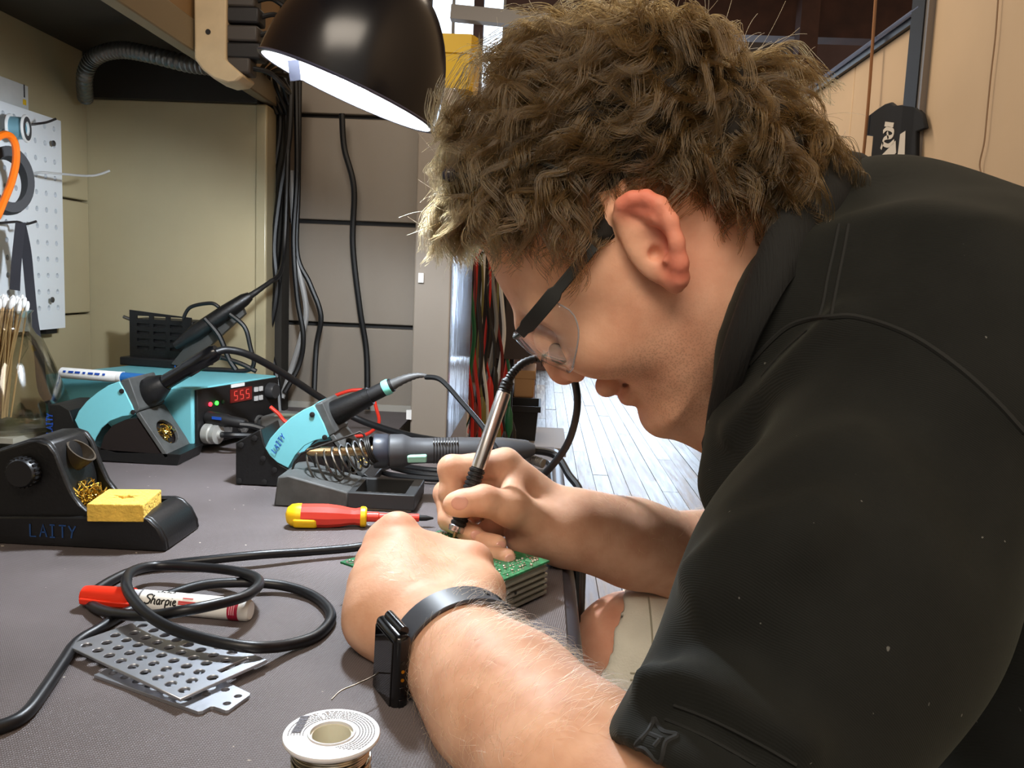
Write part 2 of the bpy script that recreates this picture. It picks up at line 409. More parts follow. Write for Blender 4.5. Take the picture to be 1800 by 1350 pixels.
# yellow bin on the column
c = PY(782, 151, YK); yb = thing('plastic_bin', 'yellow plastic storage bin on top of the steel column', 'bin', (c[0], YK + .06, ztop))
def ring(zf, s): return [(c[0] + a * s + .002, YK + .07 + b * s, ztop + zf) for a, b in ((-.05, -.06), (.036, -.06), (.044, -.04), (.044, .06), (-.05, .06))]
mb = MB(); R_ = [ring(0, .92), ring(.055, 1), ring(.056, 1.06), ring(.085, 1.08), ring(.085, 1.0), ring(.06, .95)]
V = [p for r in R_ for p in r]; Fq = [(i * 5 + k, i * 5 + (k + 1) % 5, i * 5 + 5 + (k + 1) % 5, i * 5 + 5 + k) for i in range(5) for k in range(5)]
mb.add(V, Fq + [(4, 3, 2, 1, 0), tuple(25 + k for k in range(5))]).build('shell', mat('yellow_bin_plastic', rgb(225, 185, 40), .45), yb, smooth=20)
MB().prism([(a[0], a[1], ztop + .0605) for a in ring(0, .9)], (0, 0, .008)).build('contents', mat('cream_paper', rgb(225, 220, 195), .8), yb)

# overhead shelf
sh = thing('overhead_shelf', 'tan steel overhead shelf with dark underside above the bench corner', 'shelf', (XL, .5, ZS))
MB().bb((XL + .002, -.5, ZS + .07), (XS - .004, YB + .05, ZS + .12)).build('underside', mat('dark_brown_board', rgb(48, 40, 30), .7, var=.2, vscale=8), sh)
MB().bb((XS - .02, -.5, ZS), (XS, YB + .05, ZS + .042)).build('front_lip', mat('grey_tan_lip', rgb(128, 116, 94), .4), sh, bevel=.002)
MB().bb((XS - .012, -.5, ZS + .042), (XS - .002, YB + .05, ZS + .40)).build('front_panel', mat('brown_painted_panel', rgb(140, 112, 76), .5, var=.12, vscale=6), sh)
MB().bb((XL + .001, YB - .012, ZS - .004), (XS - .02, YB + .05, ZS + .09)).build('back_rail', mat('dark_rail', rgb(36, 33, 28), .6), sh)
# flexible conduit below the shelf
pts = cr([PX(150, 162, XL + .03) + arr((0, 0, -.01)), PY(150, 130, 1.36), PY(168, 100, 1.34), PY(210, 88, 1.32), PY(260, 95, 1.30), PY(330, 112, 1.28), PY(380, 118, 1.27)], 21)
cd = MB().tube(pts, [(.0098, .0128, .0128)[i % 3] for i in range(len(pts))], 12).build('conduit', mat('grey_conduit', rgb(110, 112, 110), .35, .8))
tag(cd, 'corrugated grey metal conduit curving under the overhead shelf', 'conduit')

# ---------------------------------------------------------------- bench
BX1 = .029; BY1 = YC - .006
wbn = thing('workbench', 'long workbench with a brown woven anti-static mat top', 'bench', (-.38, .5, FZ))
def weave():
    M = mat('woven_mat', rgb(96, 86, 80), .55); nt = M.node_tree; b = nt.nodes['Principled BSDF']
    tc = nt.nodes.new('ShaderNodeTexCoord'); w1 = nt.nodes.new('ShaderNodeTexWave'); w1.inputs['Scale'].default_value = 190; w1.bands_direction = 'X'
    w2 = nt.nodes.new('ShaderNodeTexWave'); w2.inputs['Scale'].default_value = 190; w2.bands_direction = 'Y'
    mp = nt.nodes.new('ShaderNodeMapping'); mp.inputs['Rotation'].default_value = (0, 0, .12); nt.links.new(tc.outputs['Object'], mp.inputs[0])
    for w in (w1, w2): nt.links.new(mp.outputs[0], w.inputs['Vector'])
    mul = nt.nodes.new('ShaderNodeMath'); mul.operation = 'MULTIPLY'; nt.links.new(w1.outputs['Fac'], mul.inputs[0]); nt.links.new(w2.outputs['Fac'], mul.inputs[1])
    n = nt.nodes.new('ShaderNodeTexNoise'); n.inputs['Scale'].default_value = 7; n.inputs['Detail'].default_value = 6; nt.links.new(tc.outputs['Object'], n.inputs['Vector'])
    r = nt.nodes.new('ShaderNodeValToRGB'); r.color_ramp.elements[0].color = rgb(79, 71, 70); r.color_ramp.elements[1].color = rgb(98, 90, 90); r.color_ramp.elements[0].position = .35; r.color_ramp.elements[1].position = .65
    nt.links.new(n.outputs['Fac'], r.inputs[0])
    # specks of dirt
    vo = nt.nodes.new('ShaderNodeTexNoise'); vo.inputs['Scale'].default_value = 160; vo.inputs['Detail'].default_value = 1; nt.links.new(tc.outputs['Object'], vo.inputs['Vector'])
    r2 = nt.nodes.new('ShaderNodeValToRGB'); r2.color_ramp.elements[0].position = .775; r2.color_ramp.elements[0].color = (0, 0, 0, 1); r2.color_ramp.elements[1].position = .80
    nt.links.new(vo.outputs['Fac'], r2.inputs[0])
    mx = nt.nodes.new('ShaderNodeMixRGB'); mx.inputs[2].default_value = rgb(190, 180, 165); nt.links.new(r2.outputs[0], mx.inputs[0]); nt.links.new(r.outputs[0], mx.inputs[1])
    mx2 = nt.nodes.new('ShaderNodeMixRGB'); mx2.blend_type = 'ADD'; mx2.inputs[2].default_value = (.07, .068, .07, 1); nt.links.new(mul.outputs[0], mx2.inputs[0]); nt.links.new(mx.outputs[0], mx2.inputs[1])
    nt.links.new(mx2.outputs[0], b.inputs['Base Color'])
    bp = nt.nodes.new('ShaderNodeBump'); bp.inputs['Strength'].default_value = .5; bp.inputs['Distance'].default_value = .0008; nt.links.new(mul.outputs[0], bp.inputs['Height']); nt.links.new(bp.outputs[0], b.inputs['Normal'])
    return M
LSHP = lambda z: [(XL + .002, -.3, z), (BX1, -.3, z), (BX1, 1.335, z), (-.235, 1.335, z), (-.235, BY1, z), (XL + .002, BY1, z)]
MB().prism(LSHP(-.003), (0, 0, .003)).build('mat_top', weave(), wbn)
MB().prism([(p[0] - (.002 if p[0] > 0 else 0), p[1], p[2]) for p in LSHP(-.035)], (0, 0, .0315)).build('top_board', mat('bench_board', rgb(120, 108, 92), .6), wbn, bevel=.002)
MB().tube([(BX1 - .003, -.3, -.018), (BX1 - .003, 1.335, -.018)], .0165, 12).build('front_edging', mat('blue_grey_edge', rgb(66, 68, 76), .35), wbn)
for x in (XL + .06, BX1 - .06):
    for y in (-.2, 1.27): MB().bb((x - .022, y - .022, FZ + .002), (x + .022, y + .022, -.036)).build('leg', mat('grey_leg', rgb(90, 88, 84), .5), wbn)
# ================================================================ things on and above the bench
# ---- desk lamp
LC = PY(612, 163, .89); LR = np.linalg.norm(PY(759, 226, .93) - PY(462, 98, .86)) / 2
ex = nrm(PY(759, 226, .89) - PY(462, 98, .89)); vd = nrm(LC - CAM)
pu = nrm(np.cross(ex, vd)); pu = pu if pu[2] > 0 else -pu; vd = nrm(np.cross(pu, ex)); vd = vd if vd[1] > 0 else -vd
LU = nrm(pu * math.cos(.11) + vd * math.sin(.11))        # axis of the dome, pointing up to the neck
LR = np.linalg.norm(PY(759, 226, .89) - PY(462, 98, .89)) / 2
lamp = thing('desk_lamp', 'black dome desk lamp with lit bulb above the bench', 'lamp', LC)
H = .128
prof = [(LR * math.cos(a) ** .97, H * math.sin(a)) for a in [i * math.pi / 2 / 16 for i in range(15)]]
mb = MB(); out = prof + [(.016, H + .0)]; inn = [(max(r - .0022, .004), max(h - .0022, 0)) for r, h in out][::-1]
mb.lathe(out + inn, LC, LU, 64, closed=True).build('shade', mat('black_enamel', rgb(16, 16, 20), .24), lamp, smooth=50)
inn2 = [(max(r - .0026, .003), h - .001 if h > .001 else 0) for r, h in prof[:-1]]
mb = MB(); mb.lathe([(r, h) for r, h in inn2] + [(r - .0006, h - .0004) for r, h in inn2[::-1]], LC, LU, 64, closed=True).build('reflector', mat('white_enamel_lining', rgb(238, 240, 245), .45), lamp)
MB().tube([LC + (LU * .0005 + (arr(frame(LU)[1]) * math.cos(t) + arr(frame(LU)[2]) * math.sin(t)) * LR) for t in [i * math.pi / 32 for i in range(64)]], .0016, 6, closed=True).build('rim', mat('blue_grey_rim', rgb(60, 62, 80), .3), lamp)
MB().lathe([(.018, H - .004), (.019, H + .004), (.02, H + .05), (.014, H + .062), (.008, H + .064)], LC, LU, 24).build('neck', BLACKM, lamp)
pts = cr([LC + LU * (H + .06), LC + LU * (H + .10) + arr((.02, .02, .0)), LC + arr((.10, .22, .26)), LC + arr((.02, .52, .30)), (PY(500, 120, 1.56) + arr((0, 0, .2)))], 8)
MB().tube(pts, .009, 10).build('arm', BLACKM, lamp)
MB().lathe([(.012, .03), (.014, .04), (.014, .07), (.009, .1), (.009, H - .006)], LC, LU, 20).build('socket', WHITE, lamp)
bulb = mat('lit_bulb', rgb(255, 255, 255), .3, emit=(.86, .93, 1.0, 1), estr=55)
MB().lathe([(.004, -.012), (.016, -.008), (.024, .004), (.026, .018), (.02, .034), (.012, .044)], LC + LU * .014, LU, 24).build('bulb', bulb, lamp)
pt = PY(518, 124, .80); a = LC - LC
pr_ = PY(516, 106, .845); pr2 = PY(520, 142, .845)
MB().ribbon([pr_, (pr_ + pr2) / 2, pr2], .011, (0, -1, 0), .0012).build('rim_clip', mat('grey_clip', rgb(92, 94, 108), .4), lamp)
pl = bpy.data.lights.new('lamp_light', 'SPOT'); pl.energy = 16.5; pl.color = (.82, .91, 1.0); pl.shadow_soft_size = .026; pl.spot_size = math.radians(168); pl.spot_blend = .25
plo = bpy.data.objects.new('lamp_light', pl); COL.objects.link(plo); plo.location = tuple(LC - LU * .002); plo.rotation_euler = Vector(LU).to_track_quat('Z', 'Y').to_euler()

# ---- power strip with plugs at the shelf front
YS = 1.16
ps = thing('power_strip', 'beige power strip with rounded end and black plugs fixed beside the shelf front', 'power strip', PY(385, 145, YS))
pxy = [(340, -30), (398, -30), (397, 105), (412, 118), (428, 132), (418, 142), (395, 145), (375, 138), (355, 122), (341, 103)]
MB().prism([PY(u, v, YS) for u, v in pxy], (0, .05, 0)).build('body', mat('aged_beige', rgb(196, 178, 146), .5, var=.1, vscale=30), ps, bevel=.003)
p = PY(366, 56, YS); MB().lathe([(.0035, 0), (.0035, .0006)], p + arr((0, -.0004, 0)), (0, -1, 0), 12).build('screw_hole', BLACKM, ps)
for k, v in enumerate((2, 30, 62, 92, 118)):
    a = PY(399, v, YS + .02); pg = thing('power_plug', 'black power plug, %s down the beige power strip' % ('topmost', 'second', 'third', 'fourth', 'lowest')[k], 'plug', a, 'plugs in the power strip')
    w = (.042, .048, .046, .05, .036)[k]
    MB().bb((a[0] + .002, a[1] - .014, a[2] - .0105), (a[0] + w, a[1] + .016, a[2] + .0105)).build('plug_body', mat('plug_grey_%d' % (k % 2), rgb(62, 58, 56) if k % 2 == 0 else rgb(24, 24, 28), .5), pg, bevel=.003)
    b = a + arr((w, 0, 0))
    e = PY(478 + 9 * k, 200, 1.53); pts = cr([b - arr((.006, 0, 0)), b + arr((.02, .01, .006 if k < 3 else -.004)), b + arr((.035, .05, -.02)), e + arr((-.005, -.06, .05)), e], 8)
    MB().tube(pts, .0034, 8).build('lead', RUB, pg)
# ---- cords hanging in front of the back sheets
cords = [  # pixel path, depth, radius, material, label
    ([(490, 150), (492, 230), (478, 320), (470, 400), (462, 470), (470, 560), (452, 640)], 1.54, .0045, RUB, 'black cord hanging closest to the beige panel edge'),
    ([(500, 120), (505, 260), (500, 400), (486, 520), (470, 590), (486, 660), (492, 740)], 1.535, .0055, RUB, 'thick black cord second from the beige panel edge'),
    ([(512, 120), (508, 240), (492, 340), (482, 430), (486, 500), (478, 560), (450, 640), (420, 700)], 1.525, .006, RUB, 'thickest black cord in the bundle beside the beige panel'),
    ([(520, 130), (522, 300), (516, 420), (522, 520), (533, 590), (526, 640), (500, 690)], 1.545, .0048, RUB, 'black cord in the middle of the bundle behind the lamp'),
    ([(512, 300), (520, 440), (538, 540), (530, 590), (512, 650), (495, 700)], 1.55, .0052, mat('grey_cable', rgb(140, 140, 140), .45), 'light grey cable hanging among the black cords'),
    ([(526, 140), (524, 330), (522, 445), (545, 500), (564, 555), (556, 610), (552, 690)], 1.55, .005, RUB, 'black cord bowing out to the right of the bundle'),
    ([(601, 200), (605, 260), (622, 330), (620, 430), (632, 540), (644, 620), (645, 720)], 1.58, .0055, RUB, 'single black cord hanging alone in front of the taupe sheets'),
]
for L, y, r, m_, lab in cords:
    pts = [PY(u, v, y - .02 * (i == len(L) - 1)) for i, (u, v) in enumerate(L)]
    pts[-1][2] = max(pts[-1][2], r)
    tag(MB().tube(cr(pts, 8), r, 8).build('mains_cable', m_), lab, 'cord', 'cords hanging behind the lamp')

# ---- pegboard
XP = XL + .022
a = PX(117, 216, XP); b = PX(105, 577, XP); ye = (a[1] + b[1]) / 2; zt = a[2]; zb_ = b[2]
pb = thing('pegboard', 'white pegboard with rows of small holes on the left wall', 'pegboard', (XP, ye - .3, zb_))
holes = []; W_ = .62; Hh = zt - zb_
for i in range(24):
    for j in range(13):
        y = .02 + i * .0254; z = Hh - .016 - j * .0254
        if y < W_ - .01 and z > .01: holes.append(circ(y, z, .0042, 8))
mb = MB(); holed_plate(mb, [(0, 0), (W_, 0), (W_, Hh), (0, Hh)], holes, (XP, ye, zb_), (0, -1, 0), (0, 0, 1), -.005)
mb.build('board', mat('white_hardboard', rgb(222, 226, 230), .4), pb, fix=True)
MB().bb((XL + .0005, ye - .6, zb_ + .004), (XL + .0015, ye - .004, zt - .004)).build('shadow_sheet', mat('hole_shade', rgb(18, 17, 17), .9), pb)  # shade behind the holes put into a dark sheet over the beige wall
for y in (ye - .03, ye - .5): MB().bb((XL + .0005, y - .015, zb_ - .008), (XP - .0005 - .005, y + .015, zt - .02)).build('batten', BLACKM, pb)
for u, v in ((92, 252), (90, 527)):
    p = PX(u, v, XP + .005); MB().lathe([(.0045, 0), (.0045, .002), (.003, .003)], p + arr((.001, 0, 0)), (1, 0, 0), 12).build('screw', mat('dull_screw', rgb(95, 95, 95), .4, .8), pb)
# paper above it
p0 = PX(50, 152, XL + .003); p1 = PX(52, 192, XL + .003)
pp = thing('paper_sheet', 'white paper sheet taped to the left wall above the pegboard', 'paper', (XL + .003, p0[1] - .1, p1[2] - .02))
MB().bb((XL + .001, p0[1] - .28, p1[2] - .03), (XL + .0022, p0[1], p0[2])).build('sheet', mat('paper_white', rgb(196, 198, 196), .7, var=.05, vscale=30), pp)
MB().bb((XL + .0023, p0[1] - .014, p1[2] + .004), (XL + .0026, p0[1] - .006, p1[2] + .012)).build('logo', mat('logo_yellow', rgb(225, 185, 40), .6), pp)
MB().bb((XL + .0023, p0[1] - .0115, p1[2] + .015), (XL + .0026, p0[1] - .0085, p1[2] + .034)).build('lettering', mat('logo_dark', rgb(60, 60, 60), .6), pp)
# hooks
def hook(pix, x0, x1, lab, m_=WIRE, r=.0018):
    u0, v0, pixels = pix[0][0], pix[0][1], pix
    n = len(pix); pts = [PX(u, v, x0 + (x1 - x0) * i / (n - 1)) for i, (u, v) in enumerate(pix)]
    o = MB().tube(cr([pts[0] - arr((.012, 0, 0))] + pts, 5), r, 8).build('wire_hook', m_); tag(o, lab, 'hook', 'wire hooks on the pegboard'); return pts
hook([(48, 309), (70, 303), (110, 306), (162, 309), (193, 300)], XP + .007, XP + .085, 'long steel wire hook sticking out empty from the pegboard', mat('bright_hook', rgb(190, 190, 188), .4, .3))
hk = hook([(30, 222), (62, 218), (82, 215), (98, 209)], XP + .007, XP + .055, 'dark wire hook holding the small wire spool', mat('dark_hook', rgb(60, 56, 54), .4, .6))
hook([(0, 392), (30, 390), (45, 394), (64, 389)], XP + .007, XP + .055, 'dark wire hook holding the black strap', MATS['dark_hook'])
# small spool on the hook
c = PX(44, 226, XP + .032); s1 = thing('wire_spool', 'small solder wire reel with white flanges hanging on the pegboard', 'spool', c - arr((0, 0, .02)))
AX = nrm((1, .25, 0)); 
for h0 in (-.02, .0):
    MB().lathe([(.0085, h0), (.019, h0), (.0195, h0 + .0015), (.019, h0 + .003), (.0085, h0 + .003)], c, AX, 32, closed=True).build('flange', WHITE, s1)
MB().lathe([(.0075, -.018), (.0155, -.018), (.0155, 0), (.0075, 0)], c, AX, 28, closed=True).build('wound_wire', mat('teal_wire', rgb(120, 165, 180), .35, .3), s1)
MB().lathe([(.010, .0031), (.0165, .0031), (.0165, .0036), (.010, .0036)], c, AX, 28, closed=True).build('label_ring', mat('dark_label', rgb(62, 62, 66), .5), s1)
# tape ring and orange loop
c = PX(14, 318, XP + .035)
o = MB().lathe([(.021, -.012), (.030, -.012), (.031, 0), (.030, .012), (.021, .012)], c, nrm((.75, -.6, .1)), 40, closed=True)
o.v = [(c[0] + (v[0] - c[0]), c[1] + (v[1] - c[1]), c[2] + (v[2] - c[2]) * 1.5) for v in o.v]
tag(o.build('tape_roll', mat('grey_black_tape', rgb(34, 34, 38), .6)), 'dark grey tape ring hanging on the pegboard behind the orange loop', 'tape')
pts = [PX(u, v, XP + .068) for u, v in ((-22, 262), (-2, 240), (16, 238), (27, 255), (28, 285), (20, 320), (8, 350), (-8, 385), (-26, 392), (-34, 340), (-32, 300))]
o = MB().tube(cr(pts, 6, True), .0048, 8, closed=True).build('orange_loop', mat('orange_rubber', rgb(240, 115, 20), .45)); tag(o, 'bright orange cable loop hanging at the left of the pegboard', 'loop')
# black strap
SPX = [(36, 392), (32, 430), (28, 470), (26, 510)], [(36, 392), (46, 440), (52, 500), (58, 560), (68, 620), (74, 680), (84, 700), (92, 708), (96, 735), (104, 742)]
st = thing('strap', 'black webbing strap hanging from a pegboard hook to the clear flask', 'strap', PX(36, 392, XP + .04))
mS = mat('black_webbing', rgb(42, 42, 48), .85)
for L in SPX:
    pts = cr([PX(u, v, XP + .042 + .0135 * max(0, i - 2)) for i, (u, v) in enumerate(L)], 5); MB().ribbon(pts, .0125, nrm((.6, -.8, 0)), .0015).build('band', mS, st)

# ---- clear flask with cotton swabs
fb = PX(16, 740, XL + .085); FBX, FBY = fb[0], fb[1]; zf = fb[2]
def glass(name, tint, rough=.06):
    M = mat(name, tint, rough, trans=1.0, ior=1.25); nt = M.node_tree; b = nt.nodes['Principled BSDF']; out = nt.nodes['Material Output']
    t = nt.nodes.new('ShaderNodeBsdfTransparent'); t.inputs[0].default_value = (tint[0], tint[1], tint[2], 1); mx = nt.nodes.new('ShaderNodeMixShader'); fr = nt.nodes.new('ShaderNodeLayerWeight'); fr.inputs[0].default_value = .35
    gl = nt.nodes.new('ShaderNodeBsdfGlossy'); gl.inputs['Roughness'].default_value = rough
    mr = nt.nodes.new('ShaderNodeMapRange'); mr.inputs['To Min'].default_value = .04; mr.inputs['To Max'].default_value = .55; nt.links.new(fr.outputs['Facing'], mr.inputs[0])
    nt.links.new(mr.outputs[0], mx.inputs[0]); nt.links.new(t.outputs[0], mx.inputs[1]); nt.links.new(gl.outputs[0], mx.inputs[2]); nt.links.new(mx.outputs[0], out.inputs[0])
    return M
CLEAR = glass('clear_plastic', rgb(236, 236, 230))
zn = PY(20, 545, FBY)[2]; zc_ = PY(20, 580, FBY)[2]
nk = abs(PY(45, 545, FBY)[0] - PY(8, 545, FBY)[0])
fx = PY(14, 545, FBY)[0]
flk = thing('clear_flask', 'clear plastic flask with flared base full of cotton swabs', 'flask', (fx, FBY, zf - .005))
z0 = zf - .008
prof = [(.004, z0), (.07, z0 + .0), (.078, z0 + .008), (.079, z0 + .02), (.072, z0 + .045), (.058, z0 + .085), (.044, z0 + .12), (.036, zc_ - .005), (.031, zc_ + .004), (.031, zn - .004), (.034, zn)]
inn = [(max(r - .0018, .002), max(h, z0 + .002)) for r, h in prof][::-1]
xoff = XL + .084
MB().lathe(prof + inn, (xoff, FBY, 0), (0, 0, 1), 40, closed=True).build('flask_wall', CLEAR, flk)
SW = mat('cotton_white', rgb(236, 236, 234), .9); STK = mat('birch_stick', rgb(205, 170, 125), .6)
base_mb = None
for i in range(52):
    t = i * 2.39996; r = .027 * math.sqrt((i + .5) / 52)
    tx, ty = xoff + r * math.cos(t), FBY + r * math.sin(t); top = arr((tx, ty, zn + .012 + random.uniform(-.006, .006)))
    bt = arr((xoff - .02 + random.uniform(-.012, .012) + r * .4 * math.cos(t), FBY + r * .4 * math.sin(t), zf + .004))
    sw = thing('cotton_swab', 'wooden cotton swab standing tip up in the clear flask', 'swab', bt, 'swabs in the flask')
    d = nrm(top - bt)
    MB().tube([bt, top - d * .008], .0011, 6).build('stick', STK, sw); MB().ell(top - d * .004, (.003, .003, .008), (frame(d)[1], frame(d)[2], d), 8, 6).build('tip', SW, sw)
# a clear strap shelf carrying the flask
bs = MB().bb((xoff - .075, FBY - .07, z0 - .008), (xoff + .05, FBY + .07, z0 - .001)).build('flask_shelf', mat('pale_grey_shelf', rgb(150, 146, 132), .5)); tag(bs, 'small pale shelf on the left wall under the clear flask', 'shelf')
MB().bb((XL + .0005, FBY - .02, z0 - .05), (XL + .012, FBY + .02, z0 - .001)).build('bracket', mat('bracket_grey', rgb(120, 116, 104), .5), bs)

# ---- soldering station (turquoise box, black front)
A = arr((-.479, 1.156, 0)); B = arr((-.735, 1.235, 0)); D_ = arr((-.455, 1.356, 0)); HB = .093
e1 = nrm(B - A); L1 = np.linalg.norm(B - A); e2 = nrm(np.cross((0, 0, 1), e1)); e2 = e2 if e2[1] > 0 else -e2; L2 = .2
stn = thing('soldering_station', 'turquoise soldering station box with black front panel and red display', 'soldering station', A + e1 * L1 / 2 + e2 * L2 / 2)
cc = A + e1 * L1 / 2 + e2 * L2 / 2 + arr((0, 0, HB / 2 + .004))
MB().box(cc, (L1 / 2, L2 / 2, HB / 2 - .004), (e1, e2, (0, 0, 1))).build('case', BLUE, stn, bevel=.003)
for a in (.03, L1 - .03):
    for b in (.03, L2 - .03): p = A + e1 * a + e2 * b; MB().lathe([(.008, 0), (.008, .008)], p, (0, 0, 1), 12).build('foot', BLACKM, stn)
fc = A + e2 * L2 / 2 + arr((0, 0, HB / 2 + .004)) - e1 * .003
fp = MB().box(fc, (.0025, L2 / 2 - .004, HB / 2 - .006), (e1, e2, (0, 0, 1))).build('front_panel', BLACKM, stn, bevel=.001)
def fpt(s, z, o=.0057): return A + e2 * L2 * s + arr((0, 0, z)) - e1 * o
def fbox(name, s, z, w, h, m_, o=.0062, par=None, t=.001): return MB().box(fpt(s, z, o), (t, w / 2, h / 2), (e1, e2, (0, 0, 1))).build(name, m_, par or fp)
fbox('display', .5, .074, .05, .02, mat('red_display', rgb(90, 20, 18), .2, emit=rgb(160, 40, 36), estr=.10))
for k in range(3):
    for (dx, dz, w, h) in ((0, .0065, .006, .0012), (0, 0, .006, .0012), (0, -.0065, .006, .0012), (-.0035, .003, .0012, .006), (.0035, -.003, .0012, .006)):
        MB().box(fpt(.5, .074, .0075) + e2 * ((k - 1) * .014 + dx) + arr((0, 0, dz)), (.0004, w / 2, h / 2), (e1, e2, (0, 0, 1))).build('digit_segment', mat('lit_segment', rgb(200, 60, 50), .3, emit=rgb(190, 60, 56), estr=.35), fp)
fbox('name_plate', .46, .089, .03, .005, WHITE)
for k, (c_, s) in enumerate((('red', .15), ('green', .22), ('dim', .29))):
    em = {'red': rgb(255, 40, 60), 'green': rgb(60, 255, 60), 'dim': rgb(30, 60, 40)}[c_]
    MB().lathe([(.003, 0), (.003, .002), (.0015, .003)], fpt(s, .068, .0055), -e1, 10).build('indicator', mat('led_' + c_, em, .3, emit=em, estr=0 if c_ == 'dim' else 3), fp)
for s in (.68, .74):
    for z in (.064, .078): fbox('button', s, z, .007, .007, mat('button_grey', rgb(190, 190, 190), .5), t=.002)
MB().lathe([(.013, 0), (.013, .008), (.011, .012), (.002, .012)], fpt(.86, .072), -e1, 24).build('dial', mat('dial_grey', rgb(48, 48, 50), .35), fp)
for s in (.32, .52, .72): MB().lathe([(.011, 0), (.011, .004), (.008, .004), (.008, .001)], fpt(s, .026), -e1, 20).build('socket', mat('socket_grey', rgb(110, 108, 106), .4, .5), fp)
# plugs in the station
pk = thing('screw_plug', 'silver knurled plug in the lower front of the soldering station', 'plug', fpt(.1, .028, .006))
mb = MB(); q = fpt(.1, .028, .006); mb.lathe([(.012, 0), (.0145, .002), (.0145, .012), (.0125, .013), (.0135, .016), (.0135, .022), (.007, .024), (.006, .028)], q, -e1, 24).build('collar', mat('satin_silver', rgb(190, 190, 185), .4, .6), pk)
pts = cr([q - e1 * .026, q - e1 * .05 + arr((0, 0, .002)), q - e1 * .09 + e2 * .05 + arr((0, 0, -.004)), q - e1 * .12 + e2 * .10 + arr((0, 0, -.018)), q - e1 * .12 + e2 * .15 + arr((0, 0, -.022))], 8)
MB().tube(pts, .0042, 8).build('lead', RUB, pk)
pk = thing('cable_plug', 'black cable plug with blue ink marks in the soldering station front', 'plug', fpt(.05, .058, .006))
q = fpt(.12, .05, .006); MB().lathe([(.009, 0), (.0095, .004), (.0095, .03), (.008, .036), (.0075, .055), (.005, .06)], q, nrm(-e1 + .1 * e2 - arr((0, 0, .08))), 20).build('barrel', BLACKM, pk)
MB().ribbon([q - e1 * .012 + arr((0, -.0092, .002)), q - e1 * .028 + arr((0, -.0092, .002))], .004, (0, -1, 0), .0005).build('ink_mark', INKB, pk)
pts = cr([q - e1 * .055 - arr((0, 0, .005)), q - e1 * .075 + e2 * .01 - arr((0, 0, .008)), q - e1 * .11 + e2 * .02 - arr((0, 0, .02)), q - e1 * .16 + e2 * .03 - arr((0, 0, .036))], 8)
MB().tube(pts, .0045, 8).build('lead', RUB, pk)
# marker on top of the station
mp0 = G(108, 655, HB + .0085); mp1 = G(272, 668, HB + .0085); d = nrm(mp1 - mp0); LL = np.linalg.norm(mp1 - mp0)
mk = thing('marker_pen', 'white marker with blue cap on top of the turquoise station', 'marker', (mp0 + mp1) / 2 - arr((0, 0, .0085)))
MB().lathe([(.006, 0), (.008, .002), (.008, LL * .62), (.0072, LL * .63)], mp0, d, 20).build('barrel', WHITE, mk)
MB().lathe([(.0083, LL * .63), (.0083, LL * .67)], mp0, d, 20).build('collar_ring', WHITE, mk)
MB().lathe([(.0078, LL * .67), (.0075, LL * .9), (.0055, LL * .99), (.003, LL)], mp0, d, 20).build('cap', mat('blue_cap', rgb(30, 95, 160), .35), mk)
mb = MB(); sd = nrm(np.cross(d, (0, 0, 1)));
for k in range(7): mb.box(mp0 + d * (.012 + .011 * k) + nrm(-abs(sd[1]) / sd[1] * sd + arr((0, 0, .45))) * .0079, (.004 if k % 3 else .002, .0015, .0008), (d, nrm(arr((0, 0, 1)) - .4 * sd), sd))
mb.build('lettering', INKB, mk)

# ---- black perforated iron holder on top of the station
hp0 = G(212, 645, HB); base = thing('hot_tweezer_stand', 'black perforated iron stand standing on the turquoise station', 'iron stand', G(270, 640, HB))
zt_ = HB
def q3(u, v, y=1.40): return PY(u, v, y)
pl_ = [G(210, 642, HB), G(330, 650, HB)]
dx = nrm(pl_[1] - pl_[0]); dy = nrm(np.cross((0, 0, 1), dx)); Lb = np.linalg.norm(pl_[1] - pl_[0])
MB().box(pl_[0] + dx * Lb / 2 + dy * .04 + arr((0, 0, .0075)), (Lb / 2, .04, .007), (dx, dy, (0, 0, 1))).build('plate', BLACKM, base, bevel=.002)
bx = pl_[0] + dy * .04
def sp(s, z): return bx + dx * s * Lb + arr((0, 0, z))
holes = []
wS, hS = Lb * .9, .078
for i in range(3):
    for j in range(5): holes.append([(wS * (.14 + .27 * i + a), .014 + j * .0125 + b) for a, b in ((0, 0), (.2, 0), (.2, .005), (0, .005))] if False else [(wS * (.12 + .27 * i) + a, .014 + j * .0125 + b) for a, b in ((0, 0), (wS * .2, 0), (wS * .2, .005), (0, .005))])
mb = MB(); holed_plate(mb, [(0, 0), (wS, 0), (wS, hS - .008), (0, hS)], holes, sp(.1, .0145) - dy * .03, dx, (0, 0, 1), .003)
mb.build('vented_front', BLACK, base)
MB().box(sp(.55, .0145 + hS / 2 - .006) + dy * .0, (wS / 2, .026, hS / 2 - .008), (dx, dy, (0, 0, 1))).build('shell', BLACKM, base, bevel=.002)
MB().tube(cr([sp(.1, .075) - dx * .025 - dy * .01 + arr((0, 0, .004)), sp(.1, .072) - dy * .01, sp(.3, .07) - dy * .01], 4), .003, 8).build('probe', WIRE, base)
hand(MB(), 'LA', sp(.82, .002) - dy * .0402, dx, (0, 0, 1), .011, .0016).build('ink_letters', mat('bright_blue_ink', rgb(25, 110, 215), .6), base)
t0 = PY(335, 590, 1.36); t1 = PY(440, 520, 1.39); t2 = PY(480, 492, 1.42)
tw = thing('desoldering_iron', 'black iron handle resting upright in the perforated stand', 'soldering iron', t0)
d = nrm(t1 - t0); L = np.linalg.norm(t1 - t0)
MB().lathe([(.006, -.03), (.011, 0), (.013, .01), (.0125, L * .6), (.0105, L * .9), (.007, L)], t0, d, 20).build('handle', BLACK, tw)
